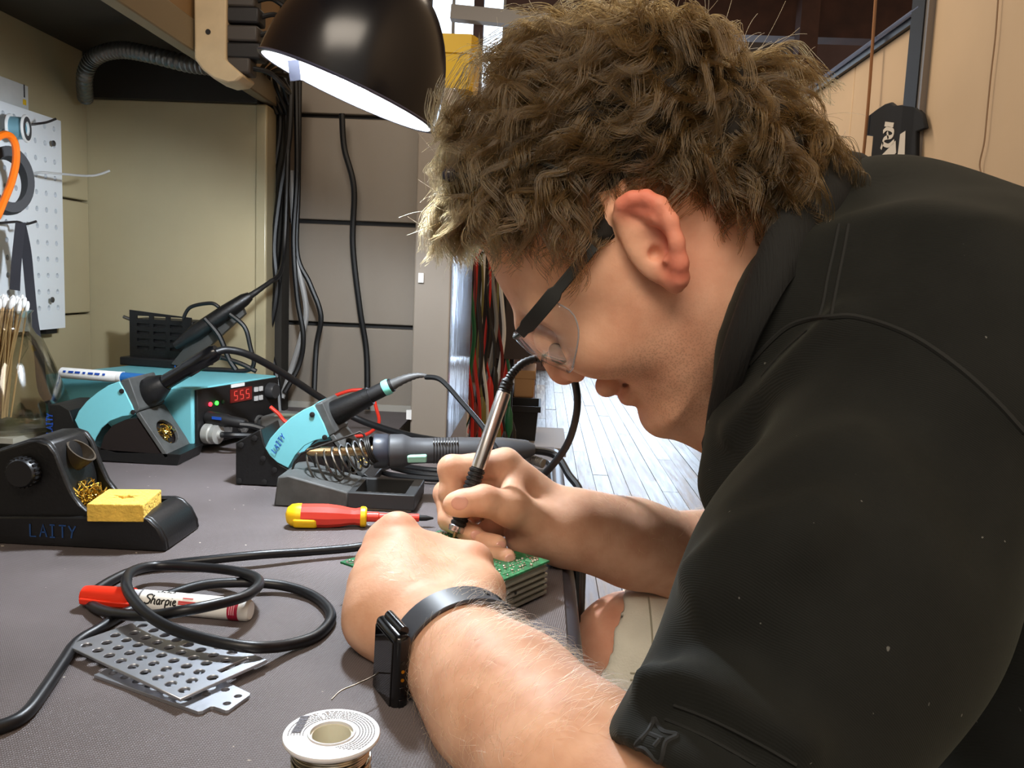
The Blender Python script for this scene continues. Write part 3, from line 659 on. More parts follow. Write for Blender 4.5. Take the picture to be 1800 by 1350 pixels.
MB().tube(cr([t1 - d * .004, t1 + d * .015, t2], 5), [.006, .0058, .0055, .005, .005, .0045, .0045, .004, .004, .004, .0035][:11], 10).build('strain_relief', BLACKM, tw)
pts = cr([t2 - d * .005, PY(492, 480, 1.45), PY(500, 430, 1.50), PY(505, 300, 1.52), PY(508, 180, 1.53)], 8); MB().tube(pts, .0042, 8).build('lead', RUB, tw)
p0 = PY(350, 640, 1.36); p1 = PY(335, 600, 1.36)
MB().prism([PY(300, 640, 1.37), PY(345, 585, 1.37), PY(425, 540, 1.39), PY(430, 552, 1.39), PY(350, 625, 1.37), PY(318, 645, 1.37)], (0, .012, 0)).build('rest', mat('grey_black_rest', rgb(58, 57, 55), .5), base, bevel=.001)
# loops of lead around it
for L, r, lab in (([(322, 560), (335, 540), (370, 533), (385, 540)], .003, 'thin black lead arching over the perforated stand'),
                  ([(404, 552), (430, 575), (440, 610), (446, 640), (430, 655), (390, 658), (352, 652), (345, 640), (380, 628), (420, 638), (450, 660)], .0038, 'black lead looped beside the perforated stand on the station'),
                  ([(360, 560), (385, 590), (402, 630), (415, 655)], .0045, 'thick black lead dropping behind the perforated stand')):
    n = len(L); pts = [PY(u, v, 1.36) for u, v in L]
    for q in pts: q[2] = max(q[2], HB + r)
    tag(MB().tube(cr(pts, 7), r, 8).build('lead_loop', RUB), lab, 'cable')

# ---- two turquoise-sided iron stands
def blue_stand(name, lab, Y0, dep, blue, base_px, holes_px, slant, oval, txt):
    o = thing(name, lab, 'iron stand', G(*base_px[-1]))
    P = lambda u, v, dy=0: PY(u, v, Y0 + dy)
    def fl(poly): 
        q = [P(u, v) for u, v in poly]
        for w in q: w[2] = max(w[2], .0008)
        return q
    MB().prism(fl(base_px), (0, dep, 0)).build('base', BLACK, o, bevel=.0015)
    MB().prism([p + arr((0, -.0025, 0)) for p in fl(blue)], (0, .003, 0)).build('side_plate', BLUE, o, bevel=.0008)
    MB().prism([p + arr((0, dep, 0)) for p in fl(blue)], (0, .003, 0)).build('side_plate', BLUE, o, bevel=.0008)
    for u, v in holes_px:
        p = P(u, v); MB().lathe([(.0032, 0), (.0032, .0015), (.0015, .002)], p + arr((0, -.0026, 0)), (0, -1, 0), 10).build('screw', BLACKM, o)
    # slanted front frame with an oval opening
    a, b = P(*slant[0]), P(*slant[1]); dn = nrm(b - a); Ls = np.linalg.norm(b - a)
    out = [(0, 0), (dep, 0), (dep, Ls), (0, Ls)]
    mb = MB(); nn = np.cross((0, 1, 0), dn)
    holed_plate(mb, out, [circ(dep / 2, Ls * oval[0], dep * .33, 20, Ls * oval[1])], a, (0, 1, 0), dn, .006)
    mb.build('front_frame', GREYP, o, bevel=.001)
    return o, P
st1, P1 = blue_stand('iron_stand', 'black iron stand with turquoise curved sides in front of the turquoise station', 1.085, .075,
    [(133, 738), (140, 722), (154, 705), (172, 690), (192, 677), (211, 670), (222, 690), (233, 712), (239, 728), (218, 731), (196, 739), (180, 752), (170, 768), (164, 784), (146, 765)],
    [(86, 712), (104, 712), (122, 722), (128, 740), (140, 762), (156, 776), (178, 788), (204, 796), (278, 797), (318, 799), (312, 826), (288, 822), (150, 808), (92, 790)],
    [(216, 687), (236, 724)], ((238, 728), (290, 806)), (.55, .26), None)
MB().prism([P1(176, 790), P1(183, 766), P1(198, 748), P1(220, 738), P1(240, 735), P1(282, 798)], (0, .072, 0)).build('cup_wall', mat('dark_cup', rgb(20, 12, 11), .5), st1)
MB().prism([P1(211, 669), P1(226, 664), P1(246, 720), P1(238, 729)], (0, .075, 0)).build('arch', GREYP, st1, bevel=.002)
bl = thing('iron_holder_1', None, None, (0, 0, 0)) if False else None
a = PY(258, 692, 1.12); b = PY(382, 617, 1.12); d = nrm(b - a); L = np.linalg.norm(b - a)
MB().lathe([(.016, -.012), (.019, 0), (.019, .014), (.013, .028), (.012, .03)], a, d, 20).build('iron_rest', BLACK, st1)
ir = thing('resting_iron', 'black soldering iron handle resting in the stand before the station', 'soldering iron', a)
MB().lathe([(.004, -.03), (.0085, .0), (.0105, .02), (.0105, L * .55), (.0115, L * .57), (.0115, L * .96), (.009, L)], a, d, 20).build('handle', BLACKG, ir)
pts = cr([b - d * .004, PY(400, 615, 1.13), PY(440, 625, 1.15), PY(500, 658, 1.2), PY(560, 697, 1.24), PY(600, 722, 1.25), PY(650, 745, 1.24), PY(720, 766, 1.2), PY(790, 778, 1.12), PY(850, 786, 1.06)], 8)
MB().tube(pts, .0052, 10).build('lead', RUB, ir)
hand(MB(), 'LAITY', PY(92, 762, 1.084), nrm(PY(93, 716, 1.084) - PY(92, 762, 1.084)), (-1, 0, 0), .008, .0015).build('ink_letters', INKB, st1)
def wool(parent, c, r, n, seed, rad=.0006):
    rs = np.random.RandomState(seed); mb = MB()
    for k in range(n):
        d = rs.normal(size=3); d /= np.linalg.norm(d); p = c + d * arr(r) * rs.rand() ** .4
        pts = [p + .004 * arr((math.sin(t * 1.1 + k), math.cos(t * 1.3 + k * 2), math.sin(t + k * 3))) + rs.normal(size=3) * .0012 for t in np.linspace(0, 5, 7)]
        mb.ribbon(pts, .0013, list(rs.normal(size=(7, 3))), .0002)
    o = mb.build('brass_wool', BRASS, parent, smooth=0, fix=False); o['kind'] = 'stuff'; return o
wool(st1, PY(286, 765, 1.12), (.008, .02, .012), 40, 1)
st2, P2 = blue_stand('iron_stand', 'black iron stand with turquoise curved side in the middle of the bench', 1.0, .07,
    [(467, 787), (476, 770), (492, 752), (512, 734), (534, 720), (552, 712), (560, 725), (570, 745), (579, 768), (556, 773), (536, 783), (520, 800), (508, 822), (488, 812), (475, 800)],
    [(414, 778), (458, 754), (464, 778), (474, 800), (490, 815), (510, 826), (530, 842), (620, 846), (640, 832), (655, 842), (652, 858), (545, 862), (414, 851)],
    [(550, 728), (572, 768)], ((579, 768), (632, 840)), (.5, .26), None)
MB().prism([P2(552, 711), P2(566, 706), P2(590, 762), P2(579, 769)], (0, .07, 0)).build('arch', GREYP, st2, bevel=.002)
MB().prism([P2(512, 828), P2(524, 804), P2(542, 786), P2(560, 777), P2(582, 774), P2(626, 842)], (0, .068, 0)).build('cup_wall', MATS['dark_cup'], st2)
for u, v in ((424, 782), (448, 770), (463, 806), (421, 845), (483, 826), (465, 847)):
    p = P2(u, v); MB().lathe([(.0035, 0), (.0035, .0012), (.0015, .0016)], p + arr((0, -.0004, 0)), (0, -1, 0), 10).build('screw', BLACKM, st2)
hand(MB(), 'LAITY', PY(484, 797, .9965), nrm(PY(508, 758, .9965) - PY(484, 797, .9965)), nrm(PY(476, 785, .9965) - PY(486, 795, .9965)), .0066, .001, adv=.95).build('ink_letters', INKB, st2)
a = PY(582, 730, 1.03); b = PY(752, 661, 1.03); d = nrm(PY(690, 676, 1.03) - a); L = np.linalg.norm(PY(690, 676, 1.03) - a)
MB().lathe([(.012, -.012), (.0155, 0), (.0155, .012), (.0125, .04), (.0115, .055)], a, d, 20).build('iron_rest', BLACK, st2)
ir = thing('resting_iron', 'black soldering iron with turquoise ring resting in the middle stand', 'soldering iron', a)
MB().lathe([(.004, -.03), (.0075, 0), (.0095, .03), (.009, L * .86), (.0085, L)], a, d, 20).build('handle', BLACKM, ir)
MB().lathe([(.0092, L * .86), (.0097, L * .88), (.0097, L * .94), (.0092, L * .96)], a, d, 20).build('turquoise_ring', mat('ring_turquoise', rgb(120, 205, 190), .4), ir)
pts = cr([a + d * (L - .003), PY(712, 666, 1.03), PY(735, 660, 1.03), b], 6); MB().tube(pts, [.0075 - .0003 * i - (.0006 if i % 2 else 0) for i in range(len(pts))], 10).build('strain_relief', mat('dark_grey_rubber', rgb(74, 74, 74), .5), ir)
pts = cr([b - d * .003, PY(775, 668, 1.02), PY(810, 705, 1.0), PY(850, 752, .97), PY(880, 800, .94), PY(905, 830, .93), G(935, 850, .005)], 8); MB().tube(pts, .0032, 8).build('lead', RUB, ir)
wool(st2, PY(625, 818, 1.02), (.008, .015, .01), 30, 2)
# ---- small stand with coil spring
Y3 = .915; s3 = thing('spring_iron_stand', 'black plastic iron stand with coil spring and empty sponge tray', 'iron stand', (-.21, .95, 0))
def P3(u, v, dy=0.): return PY(u, v, Y3 + dy)
zh = P3(487, 838)[2]; x0 = -.288; x1 = -.246; x2 = -.205; x3 = -.131; zl = .02; dep = .078
MB().prism([(x0, Y3, .001), (x0 + .004, Y3, zh), (x0 + .016, Y3, zh + .002), (x2, Y3, zl), (x2, Y3, .001)], (0, dep, 0)).build('ramp', GREYP, s3, bevel=.002)
out = [(x2 - .0005, Y3), (x3, Y3), (x3, Y3 + dep), (x2 - .0005, Y3 + dep)]
mb = MB(); holed_plate(mb, out, [[(x2 + .006, Y3 + .008), (x3 - .012, Y3 + .008), (x3 - .012, Y3 + dep - .008), (x2 + .006, Y3 + dep - .008)]], (0, 0, zl), (1, 0, 0), (0, 1, 0), zl - .003); mb.build('tray', mat('dark_grey_tray', rgb(46, 47, 48), .5), s3, bevel=.001)
MB().bb((x2, Y3 + .002, .0008), (x3 - .004, Y3 + dep - .002, .003)).build('tray_floor', mat('dusty_tray_floor', rgb(108, 104, 92), .7, var=.3, vscale=90), s3)
for k in range(6): MB().bb((x2 + .009 + k * .009, Y3 + .01, .0031), (x2 + .013 + k * .009, Y3 + dep - .01, .0045)).build('tray_rib', MATS['dusty_tray_floor'], s3)
for k in range(5):
    t = k / 4; MB().bb((x0 + .028 + k * .009, Y3 + .012, zh - .012 - t * .012), (x0 + .031 + k * .009, Y3 + dep - .012, zh - .004 - t * .0135)).build('ramp_slot', BLACKM, s3)
sa, sb = PY(548, 832, .955), PY(650, 792, .955); d = nrm(sb - sa); L = np.linalg.norm(sb - sa); _, u1, u2 = frame(d); pts = []
N = 8 * 16
for i in range(N + 1):
    t = i / N; th = t * 2 * math.pi * 8; r = .0215 - .006 * t; s = t ** .85
    pts.append(sa + d * L * s + (u1 * math.cos(th) + u2 * math.sin(th)) * r)
MB().tube(pts, .0013, 6).build('coil_spring', mat('spring_steel', rgb(92, 90, 86), .35, .9), s3)
pts = [PY(512, 842, .95), PY(518, 812, .95), PY(530, 797, .95), PY(560, 785, .955), PY(600, 771, .96), PY(633, 759, .96), PY(640, 764, .96), PY(646, 786, .96)]
pts[0][2] = zh - .004; MB().tube(pts, .0014, 6).build('wire_support', mat('dark_wire', rgb(52, 50, 48), .4, .7), s3)
for k in range(3): MB().tube([sb + d * (.001 + .0022 * k) + (u1 * math.cos(t) + u2 * math.sin(t)) * .0155 for t in np.linspace(0, 2 * math.pi, 24, endpoint=False)], .0012, 6, closed=True).build('spring_end_coil', mat('dark_wire', rgb(52, 50, 48)), s3)
# ---- hot-air handle resting in the spring
ha = thing('hot_air_handle', 'grey hot-air handpiece with pale green button resting in the spring stand', 'hot-air tool', PY(655, 795, .965))
a = PY(656, 793, .965); b = PY(940, 790, .99); d = nrm(b - a); L = np.linalg.norm(b - a); HG = mat('charcoal_handle', rgb(62, 63, 66), .5)
MB().lathe([(.012, .0), (.0195, .001), (.02, .004), (.02, .016), (.0185, .018)], a, d, 32).build('front_ring', mat('dark_blue_grey_ring', rgb(46, 50, 60), .4), ha)
MB().lathe([(.017, .0175), (.0195, .02), (.0195, .034), (.018, .038), (.0155, .044), (.0148, .06), (.0152, .1), (.0145, L * .8), (.011, L * .95), (.006, L)], a, d, 32).build('handle', HG, ha)
MB().lathe([(.0045, -.075), (.0055, -.06), (.0055, -.012), (.008, -.008), (.008, .003)], a, d, 18).build('barrel', mat('heated_brass', rgb(190, 160, 120), .25, 1.), ha)
p = PY(725, 806, .95); MB().box(a + d * .053 + arr((0, -.0148, -.006)), (.011, .0035, .0045), (d, nrm((0, 1, .3)), nrm((0, -.3, 1)))).build('button', mat('pale_green_button', rgb(150, 205, 185), .4), ha, bevel=.0015)
for k in range(10):
    MB().box(a + d * (.071 + k * .003) + arr((0, -.0105, .0098)), (.0007, .0012, .0045), (d, nrm((0, 1, 1)), nrm((0, -1, 1)))).build('grip_rib', mat('rib_grey', rgb(120, 120, 118), .5), ha)
for k in range(9): MB().tube([a + d * (.07 + k * .0035) + (arr(frame(d)[1]) * math.cos(t) + arr(frame(d)[2]) * math.sin(t)) * .0152 for t in np.linspace(0, 2 * math.pi, 24, endpoint=False)], .0005, 5, closed=True).build('grip_ring', BLACKM, ha)
pts = cr([b - d * .01, PY(975, 800, 1.0), PY(1000, 835, .97), PY(1018, 868, .94), G(1005, 905, .006) + arr((-.02, 0, 0)), G(940, 915, .006), G(860, 885, .006)], 8); MB().tube(pts, .0045, 8).build('lead', RUB, ha)
pts = cr([PY(800, 797, 1.0), PY(860, 795, 1.01), PY(900, 800, 1.01), PY(935, 808, 1.0), PY(955, 815, .99)], 14); MB().tube(pts, [.0052 + .0008 * (i % 2) for i in range(len(pts))], 10).build('spring_sleeve', mat('grey_sleeve', rgb(135, 135, 132), .4, .5), ha)
for k, L in enumerate(([(655, 830), (690, 818), (760, 826), (840, 828), (900, 815), (960, 812), (990, 840), (1000, 870)], [(650, 822), (690, 835), (760, 842), (830, 842), (900, 835)], [(690, 822), (740, 833), (820, 836), (900, 828), (960, 830)])):
    pts = [G(u, v, .004 + .003 * k) for u, v in L]
    for q in pts: q[0] = min(q[0], BX1 - .008)
    tag(MB().tube(cr(pts, 8), .0036, 8).build('coiled_lead', RUB), 'black lead coiled behind the soldering hand, %s' % ('longest run reaching the bench edge', 'front run', 'middle run')[k], 'cable')
# ---- stand with sponge, front left
Y4 = .745; s4 = thing('sponge_iron_stand', 'black iron stand with tall holder and sponge tray at the front left', 'iron stand', (-.44, .78, 0))
def P4(u, v, y=Y4): return PY(u, v, y)
dep = .078
tp = [P4(-60, 968), P4(-60, 908), P4(246, 908), P4(262, 914), P4(278, 930), P4(289, 952), P4(292, 974)]
for q in tp: q[2] = max(q[2], .001)
SL = mat('satin_black', rgb(18, 18, 20), .38, bump=.1, bscale=400)
MB().prism(tp, (0, .006, 0)).build('tray_side', SL, s4, bevel=.002)
MB().prism([p + arr((0, dep - .006, 0)) for p in tp], (0, .006, 0)).build('tray_side', SL, s4, bevel=.002)
zt4 = tp[2][2]; xe = tp[2][0]; xend = tp[6][0]
MB().prism([(p[0], Y4 + .0055, p[2]) for p in tp[2:]] + [(xe - .02, Y4 + .0055, .001), (xe - .02, Y4 + .0055, zt4 - .012), (xe - .004, Y4 + .0055, zt4 - .001)], (0, dep - .011, 0)).build('tray_end', SL, s4, bevel=.002)
MB().bb((tp[0][0], Y4 + .005, .001), (xe, Y4 + dep - .005, .012)).build('tray_floor', SL, s4)
tw_ = [P4(-60, 905), P4(-60, 815), P4(-20, 798), P4(10, 788), P4(40, 778), P4(62, 776), P4(80, 782), P4(93, 800), P4(102, 825), P4(112, 850), P4(124, 875), P4(138, 893), P4(152, 904), P4(152, 915), P4(-60, 915)]
MB().prism([p + arr((0, .004, 0)) for p in tw_], (0, .007, 0)).build('tower_side', BLACK, s4, bevel=.002)
MB().prism([p + arr((0, dep - .011, 0)) for p in tw_], (0, .007, 0)).build('tower_side', BLACK, s4, bevel=.002)
back = [P4(-60, 905), P4(-60, 812), P4(-20, 795), P4(10, 785), P4(40, 775), P4(62, 774), P4(78, 781), P4(88, 800), P4(94, 825), P4(104, 860), P4(108, 905)]
MB().prism([p + arr((0, .011, 0)) for p in back], (0, dep - .022, 0)).build('tower', BLACK, s4, bevel=.003)
kc = P4(44, 829); MB().lathe([(.0135, 0), (.0135, .009), (.012, .0115), (.004, .0115)], kc + arr((0, .002, 0)), (0, -1, 0), 30).build('knob', mat('knob_black', rgb(26, 26, 28), .4), s4)
for k in range(22):
    t = k * 2 * math.pi / 22; MB().box(kc + arr((.0135 * math.cos(t), -.003, .0135 * math.sin(t))), (.001, .004, .001)).build('knob_rib', MATS['knob_black'], s4)
c0 = PY(118, 822, .785); c1 = PY(128, 782, .785)
MB().lathe([(.009, 0), (.0125, .5 * np.linalg.norm(c1 - c0)), (.015, np.linalg.norm(c1 - c0)), (.013, np.linalg.norm(c1 - c0)), (.0105, .5 * np.linalg.norm(c1 - c0)), (.007, .002)], c0, nrm(c1 - c0 + arr((.012, 0, 0))), 24, closed=True).build('funnel', mat('scorched_funnel', rgb(52, 44, 34), .4), s4)
wool(s4, PY(140, 872, .785), (.019, .024, .016), 170, 3)
hand(MB(), 'LAITY', P4(54, 942) + arr((0, -.0004, 0)), (1, 0, 0), (0, 0, 1), .0115, .0013, adv=.98).build('ink_letters', mat('faint_blue_ink', rgb(28, 66, 120), .6), s4)
# sponge
spz = zt4 - .009
S = [G(152, 887, spz + .02), G(252, 888, spz + .02), G(292, 860, spz + .02), G(200, 853, spz + .02)]
spg = thing('sponge', 'yellow cleaning sponge with burnt hole in the stand tray', 'sponge', sum(S) / 4 - arr((0, 0, .02)))
ex = nrm(S[1] - S[0]); ey = nrm(np.cross((0, 0, 1), ex)); wx = np.linalg.norm(S[1] - S[0]); wy = .056
o_ = S[0].copy(); o_[2] = 0; mb = MB()
star = [(wx / 2 + (.0105 if i % 2 else .005) * math.cos(i * math.pi / 6) * 1.1, wy / 2 + (.008 if i % 2 else .004) * math.sin(i * math.pi / 6)) for i in range(12)]
holed_plate(mb, [(0, 0), (wx, 0), (wx, wy), (0, wy)], [star], o_ + arr((0, 0, spz + .0205)), ex, ey, .0165)
SPM = mat('sponge_yellow', rgb(226, 186, 82), .95, var=.12, vscale=90, bump=1.0, bscale=260)
mb.build('sponge_block', SPM, spg, bevel=.001)
MB().box(o_ + ex * wx / 2 + ey * wy / 2 + arr((0, 0, spz + .009)), (.014, .011, .004), (ex, ey, (0, 0, 1))).build('burnt_pit', mat('burnt_brown', rgb(120, 70, 14), .9, var=.4, vscale=120), spg)
# ---- screwdriver
a = G(502, 905, .0125); b = G(762, 911, .0095); d = nrm(b - a); L = np.linalg.norm(b - a)
sdv = thing('screwdriver', 'red and yellow insulated screwdriver lying on the bench', 'screwdriver', (a + b) / 2 - arr((0, 0, .012)))
MB().lathe([(.002, 0), (.008, .0018), (.0112, .006), (.0122, .012), (.0122, .016)], a, d, 24).build('butt_cap', YEL, sdv)
RS = mat('red_handle', rgb(214, 58, 42), .4)
MB().lathe([(.0122, .0158), (.0126, .03), (.0126, .042), (.0112, .055), (.009, .065), (.0086, .070), (.0098, .076)], a, d, 12).build('handle', RS, sdv, smooth=25)
MB().lathe([(.0104, .0758), (.0107, .0775), (.0105, .0805), (.009, .082)], a, d, 24).build('collar', YEL, sdv)
MB().lathe([(.0052, .0815), (.0052, .094), (.0042, .095), (.0042, L * .90)], a, d, 20).build('insulated_shaft', RS, sdv)
MB().lathe([(.0032, L * .899), (.0030, L * .95), (.001, L)], a, d, 12).build('blade', BLACKM, sdv)
MB().box(a + d * .022 + arr((0, -.0095, -.0055)), (.012, .003, .0055), (d, nrm((0, 1, .5)), nrm((0, -.5, 1)))).build('yellow_inset', YEL, sdv, bevel=.0028, seg=3)
# ---- circuit board with heatsink
PA, PB_, PC = arr((-.153, .659, .03)), arr((-.084, .758, .03)), arr((.018, .692, .03)); e1b = nrm(PB_ - PA); e2b = nrm(PC - PB_); e2b = nrm(e2b - e1b * (e2b @ e1b)); LA_, LB_ = np.linalg.norm(PB_ - PA), np.linalg.norm(PC - PB_)
brd = thing('circuit_board', 'green circuit board on an aluminium heatsink under the hands', 'circuit board', PA + e1b * LA_ / 2 + e2b * LB_ / 2 - arr((0, 0, .03)))
def bp(s, t, z=.03): return PA + e1b * LA_ * s + e2b * LB_ * t + arr((0, 0, z - .03))
AXB = (e1b, e2b, (0, 0, 1))
MB().box(bp(.5, .5, .0292), (LA_ / 2, LB_ / 2, .0008), AXB).build('board', mat('green_solder_mask', rgb(34, 112, 70), .35, var=.55, vscale=160), brd)
AL = mat('brushed_aluminium', rgb(176, 172, 160), .4, .85, var=.12, vscale=60, stretch=(1, 1, 9))
MB().box(bp(.5, .9, .0145), (LA_ / 2 - .003, LB_ * .09, .0135), AXB).build('heatsink_body', AL, brd, bevel=.0006)
for k in range(5): MB().box(bp(.5, .995, .0045 + k * .005), (LA_ / 2 - .004, .002, .0011), AXB).build('heatsink_fin', AL, brd)
MB().box(bp(.5, .45, .0135), (LA_ / 2 - .012, LB_ * .34, .0125), AXB).build('chassis', BLACKM, brd)
rs = np.random.RandomState(4); SOL = mat('solder_metal', rgb(205, 200, 185), .25, 1.)
mb = MB(); 
for k in range(620):
    s, t = rs.rand(2) * .96 + .02; c = bp(round(s * 34) / 34, round(t * 34) / 34, .0301); r = rs.choice((.0007, .0011, .0016)); mb.ell(c, (r, r, r * 1.1), None, 6, 4)
o = mb.build('solder_joints', SOL, brd, fix=False); o['kind'] = 'stuff'
mb = MB()
for k in range(46):
    s, t = rs.rand(2) * .9 + .05; mb.box(bp(s, t, .0302), (rs.choice((.002, .006, .0012)), rs.choice((.0008, .004, .0015)), .00025), AXB)
o = mb.build('tinned_traces', mat('tinned_copper', rgb(96, 165, 120), .25, .4), brd, fix=False); o['kind'] = 'stuff'
for s, t in ((.04, .06), (.05, .93), (.95, .06), (.95, .9)): MB().lathe([(.0022, .0), (.0042, 0), (.0042, .0005), (.0022, .0005)], bp(s, t, .03), (0, 0, 1), 14, closed=True).build('mounting_ring', SOL, brd)
for k in range(8): MB().tube([bp(.02, .12 + .1 * k, .0285), bp(.02, .12 + .1 * k, .012)], .0006, 6).build('pin', WIRE, brd)
for k in range(9): MB().box(bp(.3 + .05 * k, 1.0, .0155) + e2b * .0012, (.0012, .0004, .0012), AXB).build('heatsink_hole', BLACKM, brd) if k in (2, 6) else None
# ---- red-capped marker
a = G(146, 1046, .0085); b = G(441, 1073, .0075); d = nrm(b - a); L = np.linalg.norm(b - a)
mk = thing('marker_pen', 'white marker with red cap lying inside the coiled black cable', 'marker', (a + b) / 2 - arr((0, 0, .008)))
MB().lathe([(.0055, 0), (.0072, .0012), (.0078, .006), (.0088, L * .24), (.0088, L * .303), (.0078, L * .306)], a, d, 24).build('cap', mat('red_cap', rgb(222, 50, 26), .35), mk)
MB().box(a + d * .022 + arr((0, -.0085, -.001)), (.02, .0016, .0022), (d, nrm((0, 1, .2)), nrm((0, -.2, 1)))).build('pocket_clip', MATS['red_cap'], mk, bevel=.0008)
MB().lathe([(.0078, L * .305), (.0078, L * .355), (.0082, L * .357)], a, d, 24).build('neck_ring', mat('pale_ring', rgb(196, 196, 204), .4), mk)
MB().lathe([(.0082, L * .3572), (.0084, L * .36), (.0084, L * .368)], a, d, 24).build('grey_ring', mat('grey_ring_m', rgb(120, 120, 122), .5), mk)
MB().lathe([(.0083, L * .3682), (.0083, L * .885)], a, d, 24).build('barrel', mat('marker_white', rgb(240, 240, 236), .4), mk)
MB().lathe([(.0084, L * .885), (.0084, L * .945)], a, d, 24).build('crimson_band', mat('crimson_band_m', rgb(176, 28, 62), .4), mk)
MB().lathe([(.0083, L * .945), (.0082, L * .985), (.0066, L)], a, d, 24).build('end_plug', mat('marker_white', rgb(226, 224, 214)), mk)
# script lettering wrapped round the barrel (strokes given in (along, around) units of letter height)
SCR = [[(.62, .92), (.45, 1.05), (.2, .98), (.12, .78), (.3, .6), (.5, .42), (.42, .12), (.15, .0), (-.05, .12)],
       [(.75, 1.0), (.68, .5), (.62, .05)], [(.66, .35), (.82, .55), (.95, .45), (.93, .1), (1.02, .02)],
       [(1.42, .5), (1.25, .52), (1.14, .3), (1.2, .05), (1.36, .12), (1.44, .5)], [(1.44, .5), (1.42, .1), (1.52, .05)],
       [(1.62, .5), (1.62, .05)], [(1.63, .3), (1.75, .5), (1.88, .48)],
       [(2.02, .52), (1.95, -.4)], [(2.0, .35), (2.15, .54), (2.32, .4), (2.22, .08), (1.99, .06)],
       [(2.5, .5), (2.47, .1), (2.56, .04)], [(2.52, .72), (2.53, .76)],
       [(2.7, .28), (2.9, .34), (2.88, .5), (2.74, .48), (2.68, .22), (2.8, .03), (3.0, .12)]]
upv = nrm(np.cross(d, (0, -1, 0))); upv = upv if upv[2] > 0 else -upv; fwv = nrm(np.cross(upv, d)); fwv = fwv if fwv[1] < 0 else -fwv
def wrap(s, t, th0, r=.0084): th = th0 + t / r; return a + d * s + (fwv * math.cos(th) + upv * math.sin(th)) * r, fwv * math.cos(th) + upv * math.sin(th)
mb = MB(); hL = .0078
for stq in SCR:
    q = [wrap(L * .405 + x * hL * 1.05, y * hL * .9, .18) for x, y in (cr([(x, y, 0) for x, y in stq], 4) and [(p[0], p[1]) for p in cr([(x, y, 0) for x, y in stq], 4)])]
    mb.ribbon([p[0] for p in q], .0011, [p[1] for p in q], .0002)
mb.build('script_lettering', mat('marker_ink', rgb(30, 28, 26), .6), mk)
mb = MB()
for k, (s0, s1, t) in enumerate(((.62, .68, .0062), (.60, .70, .003))):
    q = [wrap(L * s, t, .2) for s in np.linspace(s0, s1, 5)]; mb.ribbon([p[0] for p in q], .0008 if k == 0 else .0018, [p[1] for p in q], .0002)
mb.build('small_red_print', mat('red_print', rgb(200, 70, 70), .6), mk)
q = [wrap(L * s, .0015, .2) for s in np.linspace(.6, .68, 5)]; MB().ribbon([p[0] for p in q], .0007, [p[1] for p in q], .0002).build('red_rule', mat('red_rule_m', rgb(215, 40, 36), .6), mk)
mb = MB()
for k in range(6):
    q = [wrap(L * (.455 + .018 * k + x), .0105 + y, .2) for x, y in ((0, 0), (.006, .003 * (k % 2)), (.011, 0))]; mb.ribbon([p[0] for p in q], .001, [p[1] for p in q], .0002)
mb.build('owner_ink', MATS['marker_ink'], mk)
mb = MB()
for k in range(3):
    q = [wrap(L * (.9 + .012 * k), t, .3) for t in np.linspace(-.004, .004, 4)]; mb.ribbon([p[0] for p in q], .0007, [p[1] for p in q], .0003)
mb.build('band_print', mat('pink_print', rgb(235, 170, 180), .6), mk)
# ---- loose black cable: bench edge at left -> coil -> left hand
CP = [(-420, 1300, 0), (-250, 1310, 0), (-90, 1300, 0), (0, 1278, 0), (45, 1255, 0), (80, 1210, 0), (110, 1165, 0), (135, 1130, .0), (175, 1105, 0), (215, 1080, 0), (235, 1072, .0), (300, 1045, .004), (360, 1028, .006), (430, 1024, .005), (500, 1030, .002), (555, 1050, 0), (582, 1082, 0), (560, 1115, 0), (510, 1133, .002), (450, 1138, .009), (380, 1128, .0115), (310, 1108, .013), (260, 1080, .016), (232, 1050, .019), (222, 1025, .020), (232, 1005, .015), (270, 995, .010), (330, 996, .010), (400, 1002, .011), (445, 1013, .014), (455, 1028, .017), (430, 1048, .019), (380, 1062, .021), (320, 1074, .021), (260, 1082, .014), (200, 1078, .005), (165, 1066, .001), (158, 1050, 0), (180, 1030, 0), (230, 1005, .0), (290, 993, .001), (360, 985, .004), (450, 976, .006), (540, 970, .004), (620, 963, .004), (650, 955, .008), (662, 935, .02), (676, 915, .028), (694, 912, .030), (705, 925, .025)]
pts = cr([G(u, v, .0040 + h) for u, v, h in CP], 8)
tag(MB().tube(pts, .0040, 12).build('loose_cable', mat('black_silicone_cable', rgb(14, 15, 19), .4)), 'thick black cable coiled loosely over the red-capped marker', 'cable')
# ---- perforated plates
ALP = mat('scuffed_aluminium', rgb(190, 194, 202), .34, .9, var=.12, vscale=25, bump=.08, bscale=120)
def plate(lab, pxs, z, outline_fn, th=.0022):
    P = [G(u, v, z) for u, v in pxs]; o = P[0]; ex = nrm(P[1] - P[0]); ey = nrm(P[3] - P[0]); ey = nrm(ey - ex * (ex @ ey)); W1 = np.linalg.norm(P[1] - P[0]); W2 = np.linalg.norm(P[3] - P[0])
    n = np.cross(ex, ey)
    if n[2] < 0: o, ex, ey, W1, W2 = P[0], ey, ex, W2, W1
    outl, holes = outline_fn(W1, W2); mb = MB(); holed_plate(mb, outl, holes, o, ex, ey, th); ob = mb.build('perforated_plate', ALP, bevel=.0004, seg=1)
    return tag(ob, lab, 'plate', 'perforated metal plates')
def oA(w, h):
    H_ = []
    for j in range(6):
        for i in range(9):
            x = .010 + i * .0128 + (.0064 if j % 2 else 0); y = .008 + j * .0102
            if x < w - .006 and not (x > w - .019 and y > h * .48): H_.append(circ(x, y, .0034, 14))
    H_.append([(w - .013, h * .55), (w - .0085, h * .55), (w - .0085, h * .92), (w - .013, h * .92)])
    return [(0, 0), (w, 0), (w, h), (0, h)], H_
